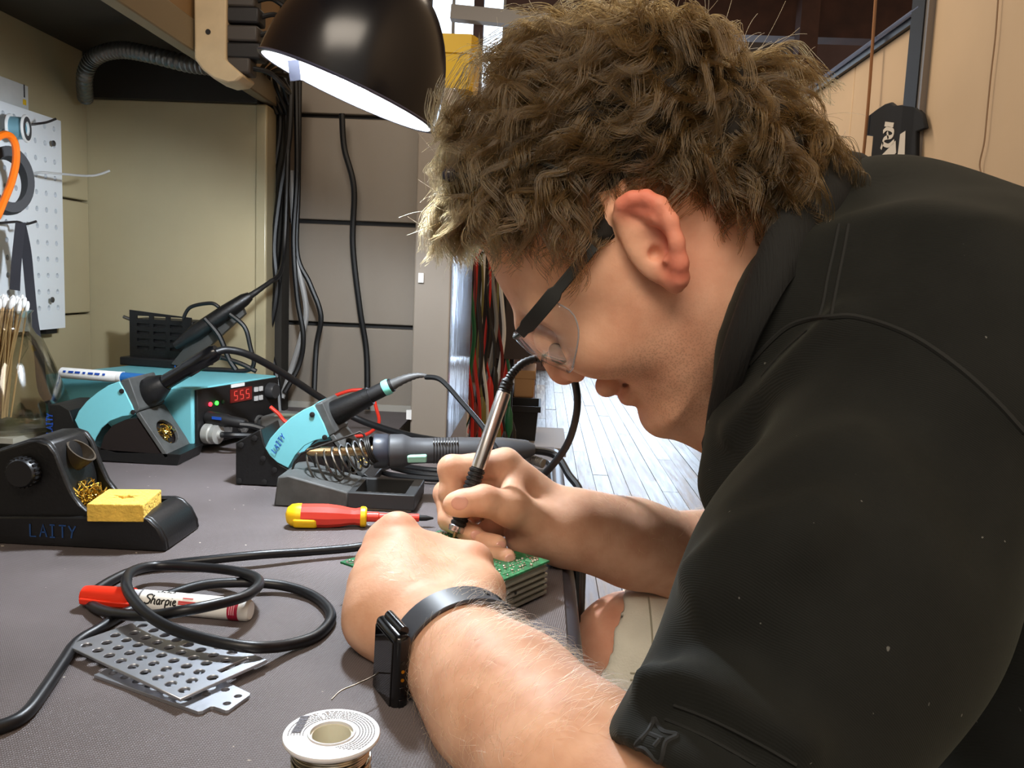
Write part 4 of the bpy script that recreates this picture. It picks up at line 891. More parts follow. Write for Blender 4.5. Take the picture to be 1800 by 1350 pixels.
plate('larger perforated aluminium plate lying on top of the other plate', [(117, 1134), (317, 1228), (469, 1160), (285, 1087)], .0075, oA)
def plateB():
    A0, B0, C0 = G(165, 1186, .0024), G(352, 1252, .0024), G(440, 1219, .0024)
    ex = nrm(B0 - A0); ey = nrm(np.cross((0, 0, 1), ex)); w = np.linalg.norm(B0 - A0); h = .046
    H_ = [circ(.008 + i * .0108 + (.0054 if j % 2 else 0), .0075 + j * .0100, .0027, 12) for j in range(4) for i in range(9) if .008 + i * .0108 + (.0054 if j % 2 else 0) < w - (.004 if j else .012) and not (j == 3 and i > 5)]
    outl = [(0, 0), (w - .002, 0), (w, .002), (w, .0078), (w + .0012, .009), (w + .0105, .009), (w + .012, .0105), (w + .0095, .030), (w + .008, .032), (w - .018, .036), (w - .03, h), (0, h)]
    H_.append(circ(w + .0055, .0155, .0024, 12)); H_.append(circ(w + .0045, .0255, .0024, 12))
    mb = MB(); holed_plate(mb, outl, H_, A0, ex, ey, .0022); return tag(mb.build('perforated_plate', ALP, bevel=.0004, seg=1), 'smaller perforated aluminium plate with notched end under the larger plate', 'plate', 'perforated metal plates')
plateB()
# ---- solder spool, front
zt5 = .036
c5 = G(583, 1288, zt5); c5 = arr((c5[0], c5[1], 0)); R5 = np.linalg.norm(G(669, 1290, zt5) - G(497, 1290, zt5)) / 2
sp5 = thing('solder_spool', 'white solder wire spool with printed label at the front of the bench', 'spool', c5)
WP = mat('spool_white', rgb(204, 205, 208), .4, sss=.1)
MB().lathe([(.0105, .001), (R5, .001), (R5 + .0006, .002), (R5, .0034), (.0105, .0034)], c5, (0, 0, 1), 64, closed=True).build('lower_flange', WP, sp5)
nt_ = []
MB().lathe([(R5 * .44, zt5 - .0026), (R5 * .97, zt5 - .0026), (R5, zt5 - .0016), (R5, zt5 - .0006), (R5 * .985, zt5), (R5 * .50, zt5), (R5 * .49, zt5 + .0006), (R5 * .44, zt5 + .0004)], c5, (0, 0, 1), 64, closed=True).build('upper_flange', WP, sp5)
MB().lathe([(R5 * .40, .0012), (R5 * .45, .0012), (R5 * .45, zt5 - .001), (R5 * .40, zt5 - .001)], c5, (0, 0, 1), 48, closed=True).build('hub', mat('hub_cream', rgb(214, 210, 190), .45, sss=.1), sp5)
mb = MB(); rs = np.random.RandomState(3); TIN = mat('tin_solder', rgb(178, 172, 158), .28, 1.)
for k in range(25):
    z = .0042 + k * .00118; rr = R5 * (.76 + .02 * math.sin(k * 1.7)) + rs.rand() * .0006; ph = rs.rand() * 6
    mb.tube([c5 + arr((rr * math.cos(t), rr * math.sin(t), z + .0008 * math.sin(t + ph))) for t in np.linspace(0, 2 * math.pi, 48, endpoint=False)], .00068, 6, closed=True)
o = mb.build('wound_solder', TIN, sp5, fix=False); o['kind'] = 'stuff'
MB().lathe([(R5 * .45, .0036), (R5 * .74, .0036), (R5 * .74, zt5 - .0032), (R5 * .45, zt5 - .0032)], c5, (0, 0, 1), 48, closed=True).build('solder_core', TIN, sp5)
INK5 = mat('label_grey_ink', rgb(140, 140, 142), .7); mb = MB()
for row, rr in enumerate((.58, .64, .70, .76, .82, .88)):
    th = -1.2 + .1 * row
    while th < 3.4:
        ln = rs.uniform(.03, .11)
        if not (2.0 < th < 2.1): mb.ribbon([c5 + arr((R5 * rr * math.cos(t), R5 * rr * math.sin(t), zt5 + .0001)) for t in np.linspace(th, th + ln, 4)], R5 * .02, (0, 0, 1), .00012)
        th += ln + .03
o = mb.build('label_print', INK5, sp5, fix=False); o['kind'] = 'stuff'
mb = MB()
for k in range(14):
    w = (.0004, .0009, .0006)[k % 3]; x = -R5 * .78 + .0; y0 = -.006 + k * .0012
    mb.box(c5 + arr((-R5 * .72, .004 + y0, zt5 + .0002)), (.0022, w / 2, .0001), (nrm((1, .2, 0)), nrm((-.2, 1, 0)), (0, 0, 1)))
mb.build('barcode', mat('barcode_ink', rgb(110, 112, 124), .7), sp5)
wpts = [G(583, 1230, .012), G(600, 1214, .013), G(630, 1201, .014), G(665, 1183, .014), G(700, 1150, .014), G(735, 1100, .016), G(770, 1010, .040), PY(792, 955, .715)]
tag(MB().tube(cr(wpts, 8), .00045, 6).build('solder_wire', mat('dark_solder', rgb(96, 84, 70), .35, .8)), 'thin solder wire strand running from the white spool to the hand', 'wire')
# ---- background beyond the bench: test leads, boxes, bins
lead_cols = [('white', rgb(225, 225, 222)), ('dark red', rgb(110, 28, 26)), ('red', rgb(196, 36, 28)), ('green', rgb(30, 96, 62)), ('black', rgb(24, 24, 26)), ('olive', rgb(120, 112, 60)), ('grey', rgb(130, 128, 124))]
rk = thing('lead_rack', 'steel bar rack holding the hanging test leads beside the bench', 'rack', (-.1, 2.25, .3))
pa, pb2 = PY(812, 440, 2.2), PY(905, 445, 2.5)
MB().tube([pa + arr((-.06, 0, 0)), pb2], .006, 8).build('bar', WIRE, rk)
MB().box((pa + pb2) / 2 + arr((0, .1, -.05)), (.14, .004, .25)).build('back_board', mat('dark_back_board', rgb(58, 48, 44), .7), rk)
MB().bb((pb2[0] - .01, pb2[1], FZ), (pb2[0] + .01, pb2[1] + .02, pb2[2] + .1)).build('rack_post', BLACKM, rk)
order = [0, 0, 6, 1, 2, 3, 1, 2, 4, 5, 0, 4, 2, 4, 6, 5, 1, 0, 4, 3, 2, 4]; seen = {}
for k, ci in enumerate(order):
    s = k / (len(order) - 1); cn, cc_ = lead_cols[ci]; m_ = mat('lead_' + cn.replace(' ', '_'), cc_, .4)
    top = pa + (pb2 - pa) * s + arr((0, -.012, .004)); u0 = 806 + 92 * s; y = 2.2 + .3 * s - .012
    ln = (260, 250, 230, 240, 330, 250, 270, 345, 300, 260, 330)[k % 11] - (k // 11) * 25
    lab = '%s test lead hanging on the rack, %s from the bench' % (cn, ('first', 'second', 'third', 'fourth', 'fifth', 'sixth', 'seventh', 'eighth', 'ninth', 'tenth', 'eleventh', 'twelfth', 'thirteenth', 'fourteenth', 'fifteenth', 'sixteenth', 'seventeenth', 'eighteenth', 'nineteenth', 'twentieth', 'twenty-first', 'twenty-second')[k])
    t_ = thing('test_lead', lab, 'test lead', top + arr((0, 0, -.3)), 'test leads on the rack')
    pts = cr([PY(u0 + (2 + 1.3 * i) * math.sin(k * 2.1 + i * 1.3), 440 + ln * i / 5, y + .004 * math.sin(k + i)) for i in range(6)], 5); pts[0] = top
    MB().tube(pts, .0036 + .0012 * (k % 3), 6).build('lead', m_, t_)
    e = pts[-1]; MB().lathe([(.004, .0), (.012, -.025), (.014, -.07), (.004, -.1)], e + arr((0, 0, .004)), (0, 0, 1), 10).build('clip', m_, t_)
# shelf unit with boxes beyond
yb2 = 3.2
def pbox(name, lab, cat, u0, v0, u1, v1, y, dep, m_, group=None):
    a, b = PY(u0, v0, y), PY(u1, v1, y); t_ = thing(name, lab, cat, ((a[0] + b[0]) / 2, y + dep / 2, b[2]), group)
    mb = MB(); mb.bb((a[0], y, b[2]), (b[0], y + dep, a[2])); o = mb.build('body', m_, t_, bevel=.006); return t_, a, b
su = thing('storage_rack', 'brown wooden storage rack with shelves beyond the test leads', 'rack', (PY(920, 640, 3.2)[0], 3.4, FZ))
xa_, xb_ = PY(862, 600, 3.25)[0], PY(944, 600, 3.25)[0]
for v in (520, 606, 700, 780):
    z = PY(900, v, 3.25)[2]; MB().bb((xa_ - .1, 3.25, z - .02), (xb_, 3.75, z)).build('shelf_board', mat('brown_board', rgb(120, 86, 58), .7), su)
for x in (xa_ - .1, xb_ - .03): MB().bb((x, 3.7, FZ), (x + .03, 3.75, .9)).build('upright', mat('brown_board', rgb(120, 86, 58)), su)
def onshelf(name, lab, cat, u0, u1, vt, vs, m_, dep=.3, y=3.27):
    a = PY(u0, vt, y); b = PY(u1, vt, y); z = PY(900, vs, 3.25)[2]; t_ = thing(name, lab, cat, ((a[0] + b[0]) / 2, y + dep / 2, z)); MB().bb((a[0], y, z + .001), (b[0], y + dep, a[2])).build('body', m_, t_, bevel=.008)
    MB().bb((a[0] - .004, y - .004, a[2] - .03), (b[0] + .004, y + dep + .004, a[2] + .004)).build('lid', m_, t_, bevel=.004); return t_
onshelf('black_case', 'black case on the upper shelf of the far rack', 'case', 872, 906, 470, 520, BLACKM)
onshelf('grey_case', 'grey box on the middle shelf of the far rack', 'box', 862, 900, 562, 606, mat('mid_grey_box', rgb(150, 148, 142), .6))
onshelf('pink_box', 'flat pink box on the middle shelf of the far rack', 'box', 902, 938, 588, 606, mat('pink_card', rgb(205, 120, 130), .6))
onshelf('cardboard_box', 'plain cardboard box on the lower shelf of the far rack', 'box', 905, 940, 652, 700, mat('cardboard', rgb(176, 140, 100), .8))
onshelf('black_adapter', 'small black adapter box on the lower shelf of the far rack', 'box', 868, 895, 632, 700, BLACK)
zb3 = -.9; p = G(905, 770, zb3)
a = PY(884, 712, 2.9); b = PY(944, 776, 2.9); bn = thing('black_tub', 'black plastic tub standing below the far rack', 'tub', ((a[0] + b[0]) / 2, 2.95, b[2]))
mb = MB(); w1, w2 = (b[0] - a[0]) / 2, (b[0] - a[0]) / 2 * .88; cx = (a[0] + b[0]) / 2; V = []
for (w, z, dd) in ((w2, b[2], .09), (w1, a[2], .1), (w1 + .008, a[2], .108), (w1 + .008, a[2] - .02, .108)): V += [(cx - w, 3.0 - dd, z), (cx + w, 3.0 - dd, z), (cx + w, 3.0 + dd, z), (cx - w, 3.0 + dd, z)]
V += [(cx - w2 + .006, 2.92, b[2] + .006), (cx + w2 - .006, 2.92, b[2] + .006), (cx + w2 - .006, 3.08, b[2] + .006), (cx - w2 + .006, 3.08, b[2] + .006)]
mb.add(V, [(3, 2, 1, 0)] + [(i, (i + 1) % 4, (i + 1) % 4 + 4, i + 4) for i in range(4)] + [(4 + i, 4 + (i + 1) % 4, 8 + (i + 1) % 4, 8 + i) for i in range(4)] + [(8 + i, 8 + (i + 1) % 4, 12 + (i + 1) % 4, 12 + i) for i in range(4)]).build('shell', BLACK, bn, smooth=20)
MB().bb((cx - w2, 2.915, b[2] + .01), (cx + w2, 3.085, a[2] - .03)).build('contents', mat('dim_contents', rgb(40, 36, 34), .9), bn)
tb = MB().bb((cx - .25, 2.8, b[2] - .03), (cx + .16, 3.2, b[2] - .001)); o = tb.build('low_table', mat('pale_low_table', rgb(150, 140, 130), .5)); tag(o, 'low pale table carrying the black tub and the orange bag', 'table')
for dx in (-.22, .13):
    for yy in (2.83, 3.17): MB().bb((cx + dx - .015, yy - .015, FZ + .002), (cx + dx + .015, yy + .015, b[2] - .031)).build('leg', mat('pale_low_table', rgb(150, 140, 130)), o)
# orange-red bag: lumpy closed lathe
c = PY(856, 770, 2.95); c[2] = b[2]; mb = MB(); mb.lathe([(.05, 0), (.066, .012), (.07, .05), (.06, .09), (.035, .125), (.012, .14), (.02, .155)], c, (0, 0, 1), 28)
mb.v = [(v[0] + .008 * math.sin(40 * v[2] + 9 * v[0]), v[1] + .008 * math.cos(50 * v[2]), v[2]) for v in mb.v]
tag(mb.build('carrier_bag', mat('orange_red_bag', rgb(206, 62, 36), .45)), 'crumpled orange-red plastic bag on the low table', 'bag')
# small meter and red leads behind the middle stand
mm = thing('multimeter', 'grey multimeter with orange trim behind the middle iron stand', 'multimeter', G(545, 745, 0) + arr((0, .28, 0)))
c = arr((-.365, 1.30, 0)); MB().box(c + arr((0, 0, .02)), (.055, .035, .0185), (nrm((1, -.15, 0)), nrm((.15, 1, 0)), (0, 0, 1))).build('case', mat('meter_grey', rgb(104, 104, 102), .5), mm, bevel=.006)
MB().box(c + arr((-.015, -.01, .039)), (.022, .012, .0008)).build('screen', mat('meter_screen', rgb(150, 158, 140), .3), mm)
MB().lathe([(.012, 0), (.012, .005), (.009, .006)], c + arr((.025, 0, .0385)), (0, 0, 1), 20).build('dial', BLACKM, mm)
MB().lathe([(.005, 0), (.005, .008)], c + arr((.045, -.02, .0385)), (0, 0, 1), 12).build('jack', RED, mm)
for L, lab, y in (([(590, 695), (620, 686), (650, 690), (662, 720), (665, 745), (640, 765), (600, 775)], 'thin red lead looping behind the middle iron stand', 1.33), ([(475, 715), (490, 728), (500, 740), (520, 752)], 'short red lead lying beside the turquoise station', 1.2)):
    pts = [PY(u, v, y) for u, v in L]
    for q in pts: q[2] = max(q[2], .004)
    tag(MB().tube(cr(pts, 8), .0028, 8).build('red_lead', RED), lab, 'cable')
# cables hanging at the bench front edge
for k, (u, y) in enumerate(((992, .80), (1001, .84), (1010, .88), (985, .95))):
    p = PY(u, 985, y); x = max(p[0], BX1 + .016 + .004 * k)
    pts = cr([(x - .022, y + .03, .006), (x - .004, y + .01, .004), (x, y, -.02), (x + .002, y - .004, -.12), (x - .004 * k, y, -.3), (x + .004, y + .02, -.5)], 6)
    tag(MB().tube(pts, .0045, 8).build('hanging_cable', RUB), 'black cable hanging down over the bench front edge, %s from the camera' % ('first', 'second', 'third', 'fourth')[k], 'cable', 'cables over the bench edge')
# ---- soldering iron held in the right hand
tip = PY(795, 951, .724); hA = PY(803, 930, .727); hB = PY(838, 822, .743); hC = PY(886, 690, .760); hD = PY(902, 655, .764)
d = nrm(hC - hA); si = thing('soldering_iron', 'slim soldering iron with chrome barrel held in the right hand', 'soldering iron', tip)
LAx = np.linalg.norm(hC - hA); LB2 = np.linalg.norm(hB - hA)
MB().lathe([(.0004, -np.linalg.norm(tip - hA)), (.0018, -.006), (.0024, -.003), (.0024, .002)], hA, d, 14).build('tip', mat('tip_brass', rgb(150, 130, 95), .3, 1.), si)
MB().lathe([(.004, -.003), (.0072, -.0022), (.0078, 0), (.0078, .0025), (.0066, .0035)], hA, d, 24).build('nut', STEEL, si)
gp = [(.0062, .003)]
n_r = 13
for k in range(n_r): t0 = .004 + (LB2 - .004) * k / n_r; t1 = .004 + (LB2 - .004) * (k + 1) / n_r; gp += [(.0072, t0 + .0004), (.0072, t0 + (t1 - t0) * .6), (.0062, t0 + (t1 - t0) * .7), (.0062, t1 - .0002)]
MB().lathe(gp + [(.0055, LB2 + .001)], hA, d, 20).build('ribbed_grip', mat('ribbed_rubber', rgb(22, 22, 24), .5), si, smooth=0)
MB().lathe([(.0062, LB2), (.0064, LB2 + .002), (.0064, LAx - .001), (.0058, LAx)], hA, d, 28).build('chrome_barrel', mat('chrome', rgb(225, 222, 220), .28, 1.), si)
pts = cr([hC - d * .001, hC + d * .01, hD, PY(920, 638, .766), PY(945, 629, .768)], 8); MB().tube(pts, [(.0062 if i < 10 else .0046) - (.0006 if i % 2 else 0) - .00003 * i for i in range(len(pts))], 12).build('strain_relief', BLACKM, si)
pts = cr([PY(940, 630, .768), PY(965, 632, .775), PY(1000, 648, .785), PY(1014, 690, .79), PY(1012, 735, .80), PY(995, 785, .815), PY(960, 830, .83), PY(940, 845, .84)], 8); MB().tube(pts, .0036, 10).build('lead', RUB, si)
# ================================================================ the person
def sdf_mesh(f, lo, hi, h, c=4, safe=1.9):
    """surface nets over a sparse fine grid"""
    lo = arr(lo); n = np.ceil((arr(hi) - lo) / h / c).astype(int); N = n * c + 1
    ax = [lo[i] + (np.arange(n[i]) + .5) * h * c for i in range(3)]
    Cc = np.stack(np.meshgrid(*ax, indexing='ij'), -1).reshape(-1, 3); fc = f(Cc).reshape(n)
    act = np.abs(fc) < h * c * safe
    Fg = np.empty(N); sg = np.where(fc < 0, -1., 1.)
    rep = sg.repeat(c, 0).repeat(c, 1).repeat(c, 2)
    Fg[:-1, :-1, :-1] = rep; Fg[-1] = Fg[-2]; Fg[:, -1] = Fg[:, -2]; Fg[:, :, -1] = Fg[:, :, -2]
    mk_ = np.zeros(N, bool); ar = act.repeat(c, 0).repeat(c, 1).repeat(c, 2)
    for dx in (0, 1):
        for dy in (0, 1):
            for dz in (0, 1): mk_[dx:N[0] - 1 + dx, dy:N[1] - 1 + dy, dz:N[2] - 1 + dz] |= ar
    I = np.argwhere(mk_); val = np.empty(len(I))
    for k in range(0, len(I), 400000): val[k:k + 400000] = f(lo + I[k:k + 400000] * h)
    Fg[mk_] = val; Fg[Fg == 0] = 1e-9
    ins = Fg < 0
    cnt = sum(ins[a:N[0] - 1 + a, b:N[1] - 1 + b, d:N[2] - 1 + d].astype(np.int8) for a in (0, 1) for b in (0, 1) for d in (0, 1))
    cells = np.argwhere((cnt > 0) & (cnt < 8)); idx = -np.ones(N - 1, np.int64); idx[tuple(cells.T)] = np.arange(len(cells))
    cor = [(a, b, d) for a in (0, 1) for b in (0, 1) for d in (0, 1)]
    cv = np.stack([Fg[tuple((cells + arr(o).astype(int)).T)] for o in cor], 1)
    acc = np.zeros((len(cells), 3)); num = np.zeros(len(cells))
    for i in range(8):
        for j in range(i + 1, 8):
            if sum(abs(cor[i][k] - cor[j][k]) for k in range(3)) != 1: continue
            va, vb = cv[:, i], cv[:, j]; m_ = (va < 0) != (vb < 0); t = va / (va - vb + 1e-30)
            P = arr(cor[i]) + t[:, None] * (arr(cor[j]) - arr(cor[i])); acc[m_] += P[m_]; num[m_] += 1
    V = lo + (cells + acc / num[:, None]) * h; Q = []
    for a in range(3):
        s1 = [slice(None)] * 3; s2 = [slice(None)] * 3; s1[a] = slice(0, -1); s2[a] = slice(1, None)
        A_, B_ = ins[tuple(s1)], ins[tuple(s2)]; b, d = [(1, 2), (2, 0), (0, 1)][a]
        for flip, E_ in ((False, A_ & ~B_), (True, ~A_ & B_)):
            e = np.argwhere(E_); ok = (e[:, b] > 0) & (e[:, d] > 0) & (e[:, b] < N[b] - 1) & (e[:, d] < N[d] - 1); e = e[ok]
            q = []
            for ob, od in ((-1, -1), (0, -1), (0, 0), (-1, 0)):
                g = e.copy(); g[:, b] += ob; g[:, d] += od; q.append(idx[tuple(g.T)])
            q = np.stack(q, 1); Q.append(q[:, ::-1] if flip else q)
    return V, np.concatenate(Q)
def cone(P, a, b, ra, rb, sy=None):
    a, b = arr(a), arr(b); ba = b - a; pa = P - a; hh = np.clip(pa @ ba / (ba @ ba), 0, 1)
    return np.linalg.norm(pa - hh[:, None] * ba, axis=1) - (ra + (rb - ra) * hh)
def ball(P, c, r): return np.linalg.norm(P - arr(c), axis=1) - r
def ellp(P, c, r, A=None):
    q = P - arr(c)
    if A is not None: q = q @ np.stack([nrm(a) for a in A], 1)
    r = arr(r); k0 = np.linalg.norm(q / r, axis=1); k1 = np.linalg.norm(q / (r * r), axis=1)
    return k0 * (k0 - 1) / (k1 + 1e-9)
def smin(a, b, k): hh = np.maximum(k - np.abs(a - b), 0) / k; return np.minimum(a, b) - hh * hh * k * .25
def smax(a, b, k): return -smin(-a, -b, k)
def chain(P, pts, rs, k=.003):
    d = None
    for i in range(len(pts) - 1):
        e = cone(P, pts[i], pts[i + 1], rs[i], rs[i + 1]); d = e if d is None else smin(d, e, k)
    return d
def relax(V, Q, it=3, lam=.5):
    E_ = np.concatenate([Q[:, [0, 1]], Q[:, [1, 2]], Q[:, [2, 3]], Q[:, [3, 0]]]); n = np.bincount(E_[:, 0], minlength=len(V)) + np.bincount(E_[:, 1], minlength=len(V))
    for _ in range(it):
        a = np.zeros_like(V)
        for k in range(3): a[:, k] = np.bincount(E_[:, 0], V[E_[:, 1], k], len(V)) + np.bincount(E_[:, 1], V[E_[:, 0], k], len(V))
        V = V + lam * (a / np.maximum(n, 1)[:, None] - V)
    return V
def poly_sd(p, L):
    """signed distance (positive inside) of 2-D points to a closed polygon"""
    L = arr(L); d = np.full(len(p), 1e9); s = np.zeros(len(p), bool); n = len(L)
    for i in range(n):
        a, b = L[i], L[i - 1]; e = b - a; w = p - a; t = np.clip(w @ e / (e @ e), 0, 1)
        d = np.minimum(d, np.linalg.norm(w - t[:, None] * e, axis=1))
        c1 = (a[1] > p[:, 1]) != (b[1] > p[:, 1]); s ^= c1 & (p[:, 0] < (b[0] - a[0]) * (p[:, 1] - a[1]) / (b[1] - a[1] + 1e-30) + a[0])
    return np.where(s, d, -d)
YH = .59
def H2(u, v, y=YH): p = PY(u, v, y); return (p[0], p[2])
def H3(u, v, yy=0., y=None):
    """point of the head given by its place in the profile and its distance from the mid-plane (near side)"""
    p = PY(u, v, YH - yy if y is None else y); return p
FD = nrm((.715, 0, -.70)); FF = nrm((-.70, 0, -.715)); PC0 = arr((*H2(1110, 400),))
HEADPX = [(846, 420), (842, 350), (858, 275), (898, 200), (955, 145), (1035, 112), (1120, 105), (1205, 122), (1280, 160), (1335, 215), (1368, 285), (1375, 345), (1362, 400), (1340, 455), (1320, 520), (1300, 600), (1275, 680), (1250, 733), (1205, 748), (1178, 754), (1160, 753), (1145, 741), (1136, 721), (1129, 706), (1117, 690), (1100, 674), (1077, 659), (1046, 645), (1006, 622), (965, 603), (942, 584), (921, 562), (903, 542), (886, 515), (866, 477)]
HEADP = [(p[0], p[1]) for p in cr([(*H2(u, v), 0) for u, v in HEADPX], 3, True)]
sT = [-.2, -.12, -.06, -.02, .01, .04, .07, .09, .11, .14]; wT = [.06, .07, .0755, .076, .074, .070, .063, .056, .046, .03]; dT = [.08, .085, .085, .075, .062, .055, .05, .045, .04, .035]
EARP = [(1097, 402), (1090, 380), (1094, 360), (1110, 349), (1135, 347), (1160, 360), (1178, 388), (1188, 425), (1194, 462), (1193, 490), (1187, 503)]
EARY = [.079, .082, .086, .089, .091, .094, .096, .096, .093, .088, .084]
def E3(u, v, yy): p = PY(u, v, YH - yy); return arr((p[0], yy, p[2]))
def f_head(P):
    Q = P.copy(); Q[:, 1] = np.abs(P[:, 1] - YH); yy = Q[:, 1]; p2 = P[:, [0, 2]]
    din = poly_sd(p2, HEADP); s = (p2 - PC0) @ FD[[0, 2]]
    Wl = np.interp(s, sT, wT); D = np.interp(s, sT, dT)
    # occiput narrower towards the nape
    e = np.sqrt((yy / Wl) ** 2.2 + np.clip(1 - din / D, 0, None) ** 2.2) ** (2 / 2.2 * 1) - 1
    e = ((yy / Wl) ** 2.2 + np.clip(1 - din / D, 0, None) ** 2.2) ** (1 / 2.2) - 1
    d = e * np.minimum(Wl, D) * .92
    p = lambda u, v, o=0.: arr((*H2(u, v)[:1], o, H2(u, v)[1]))
    # neck and throat
    d = smin(d, cone(Q, p(1262, 520), p(1500, 660), .058, .068), .03)
    d = smin(d, cone(Q, p(1195, 700), p(1340, 755), .018, .04), .03)
    # brow, nose, cheeks, chin
    d = smin(d, cone(Q, p(930, 573, .010), p(952, 556, .045), .0085, .008), .014)
    d = smin(d, cone(Q, p(937, 586), p(986, 645), .0062, .0100), .010)
    d = smin(d, ball(Q, p(994, 653), .0090), .006)
    d = smin(d, ellp(Q, p(1008, 649, .0115), (.0088, .0068, .0072), (FD, (0, 1, 0), FF)), .005)
    d = smin(d, ellp(Q, p(1045, 600, .044), (.026, .018, .02)), .02)
    d = smin(d, ellp(Q, p(1158, 733), (.010, .018, .010)), .010)
    # eye sockets, lids
    d = smax(d, -ellp(Q, p(950, 594, .034), (.017, .019, .015), (FD, (0, 1, 0), FF)), .010)
    d = smin(d, ball(Q, p(972, 588, .033), .0132), .003)
    # lips
    d = smin(d, ellp(Q, p(1067, 677), (.0078, .020, .0086), (FD, (0, 1, 0), FF)), .006)
    d = smin(d, ellp(Q, p(1107, 692), (.0075, .018, .0088), (FD, (0, 1, 0), FF)), .006)
    d = smax(d, -smin(cone(Q, p(1077, 700), p(1094, 678), .0040, .0024), cone(Q, p(1091, 682), p(1112, 662, .023), .0022, .0010), .002), .002)
    d = smax(d, -cone(Q, p(1032, 657, .018), p(1078, 648, .038), .0012, .0008), .006)
    d = smax(d, -ellp(Q, p(1011, 664, .007), (.0055, .0035, .004), (FD, (0, 1, 0), FF)), .002)
    # ear
    hp = [E3(u, v, y) for (u, v), y in zip(EARP, EARY)]
    ear = chain(Q, hp, [.0036, .004, .0042, .0042, .0044, .0046, .0046, .0048, .0052, .0056, .005], .003)
    lng = nrm(E3(1186, 490, .086) - E3(1112, 360, .086)); acr = nrm(np.cross(lng, (0, 1, 0))); nv = np.cross(lng, acr)
    plate_ = ellp(Q, E3(1146, 425, .081), (.028, .0165, .0062), (lng, acr, nv)); ear = smin(ear, plate_, .005)
    ear = smin(ear, chain(Q, [E3(1118, 368, .088), E3(1145, 384, .0915), (E3(1160, 415, .0925)), E3(1168, 455, .091)], [.0028, .0034, .0036, .003], .003), .004)
    ear = smin(ear, ellp(Q, E3(1184, 484, .085), (.0085, .005, .007)), .004)
    ear = smax(ear, -ellp(Q, E3(1143, 428, .093), (.0105, .0085, .009), (lng, nv, acr)), .004)
    ear = smax(ear, -ball(Q, E3(1152, 444, .089), .0052), .003)
    ear = smax(ear, -ellp(Q, E3(1122, 388, .094), (.008, .0045, .006), (lng, nv, acr)), .003)
    d = smin(d, ear, .006)
    d = smin(d, ellp(Q, E3(1131, 441, .079), (.0055, .005, .0065)), .004)
    d = smax(d, -ball(Q, E3(1151, 446, .084), .0042), .002)
    return d
lo = arr((PY(830, 400, .59)[0] - .02, YH - .112, .10)); hi = arr((PY(1520, 400, .59)[0], YH + .112, .44))
VH, QH = sdf_mesh(f_head, lo, hi, .0021)

# ---- left arm (near), hand round the board
LSH = PY(1690, 645, .47); LEL = PY(1200, 1555, .338); LWR = PY(790, 1136, .53)
def JL(u, v, y): return PY(u, v, y)
LK = {'pinky': JL(660, 992, .612), 'ring': JL(676, 955, .627), 'middle': JL(700, 936, .632), 'index': JL(832, 990, .618)}
LK['middle2'] = JL(760, 966, .630); LK['web'] = JL(800, 988, .624)
LF = {'pinky': [LK['pinky'], JL(662, 987, .652), JL(680, 1000, .672), JL(700, 1000, .668)],
      'ring': [LK['ring'], JL(676, 955, .672), JL(706, 975, .69), JL(735, 985, .682)],
      'middle': [LK['middle'], JL(712, 940, .682), JL(742, 958, .706), JL(765, 970, .700)],
      'index': [LK['index'], JL(822, 978, .660), JL(806, 972, .690), JL(794, 968, .703)]}
LT = [JL(820, 1098, .545), JL(846, 1040, .585), JL(838, 1010, .625), JL(806, 985, .672), JL(796, 972, .690)]
LFR = {'pinky': [.0122, .0105, .0088, .0078], 'ring': [.0135, .0115, .0095, .0085], 'middle': [.014, .0118, .0098, .0088], 'index': [.0135, .0112, .0095, .0082]}
def f_larm(P):
    ax_ = nrm(LWR - LEL)
    d = chain(P, [LSH, LEL], [.05, .037], .02)
    mid = LEL + (LWR - LEL) * .35
    d = smin(d, chain(P, [LEL, mid, LWR + (LEL - LWR) * .35, LWR], [.035, .036, .030, .024], .05), .03)
    sd = nrm(np.cross(ax_, (0, 0, 1)))
    d = smin(d, cone(P, LWR + sd * .008, LWR - ax_ * .07 + sd * .009, .0225, .026), .03)
    d = smin(d, cone(P, LWR - sd * .008, LWR - ax_ * .07 - sd * .009, .0225, .026), .03)
    hb = None
    for k, r0 in (('pinky', .017), ('ring', .019), ('middle', .020), ('middle2', .019), ('web', .019), ('index', .019)):
        t = {'pinky': -.017, 'ring': -.008, 'middle': .0, 'middle2': .008, 'web': .012, 'index': .015}[k]
        st_ = LWR + sd * t * -1 * -1 + ax_ * .012
        e = cone(P, st_, LK[k], r0, .0135 if k != 'middle2' else .0125); hb = e if hb is None else smin(hb, e, .018)
    hb = smin(hb, cone(P, JL(672, 1085, .568), JL(700, 1122, .552), .024, .020), .02)
    hb = smin(hb, cone(P, JL(660, 1030, .588), JL(672, 1085, .568), .0175, .023), .02)
    hb = smin(hb, cone(P, LT[0], LT[1], .019, .0165), .014)
    # palm pad under the knuckles
    hb = smin(hb, cone(P, JL(720, 1040, .60) - arr((0, 0, .012)), JL(800, 1040, .60) - arr((0, 0, .012)), .02, .02), .02)
    d = smin(d, hb, .016)
    fg = None
    for k in LF:
        e = chain(P, LF[k], LFR[k], .004); fg = e if fg is None else smin(fg, e, .0015)
    fg = smin(fg, chain(P, LT[1:], [.0155, .0138, .0118, .0095], .004), .0015)
    d = smin(d, fg, .006)
    # knuckle bumps
    for k in ('pinky', 'middle', 'index'): d = smin(d, ball(P, LK[k] + arr((0, -.003, .0035)), .0115), .006)
    return d
allL = np.array([LWR, LEL, LSH] + [q for L in LF.values() for q in L] + LT)
VL, QL = sdf_mesh(f_larm, allL.min(0) - .06, np.array((.24, .76, .28)), .0022)

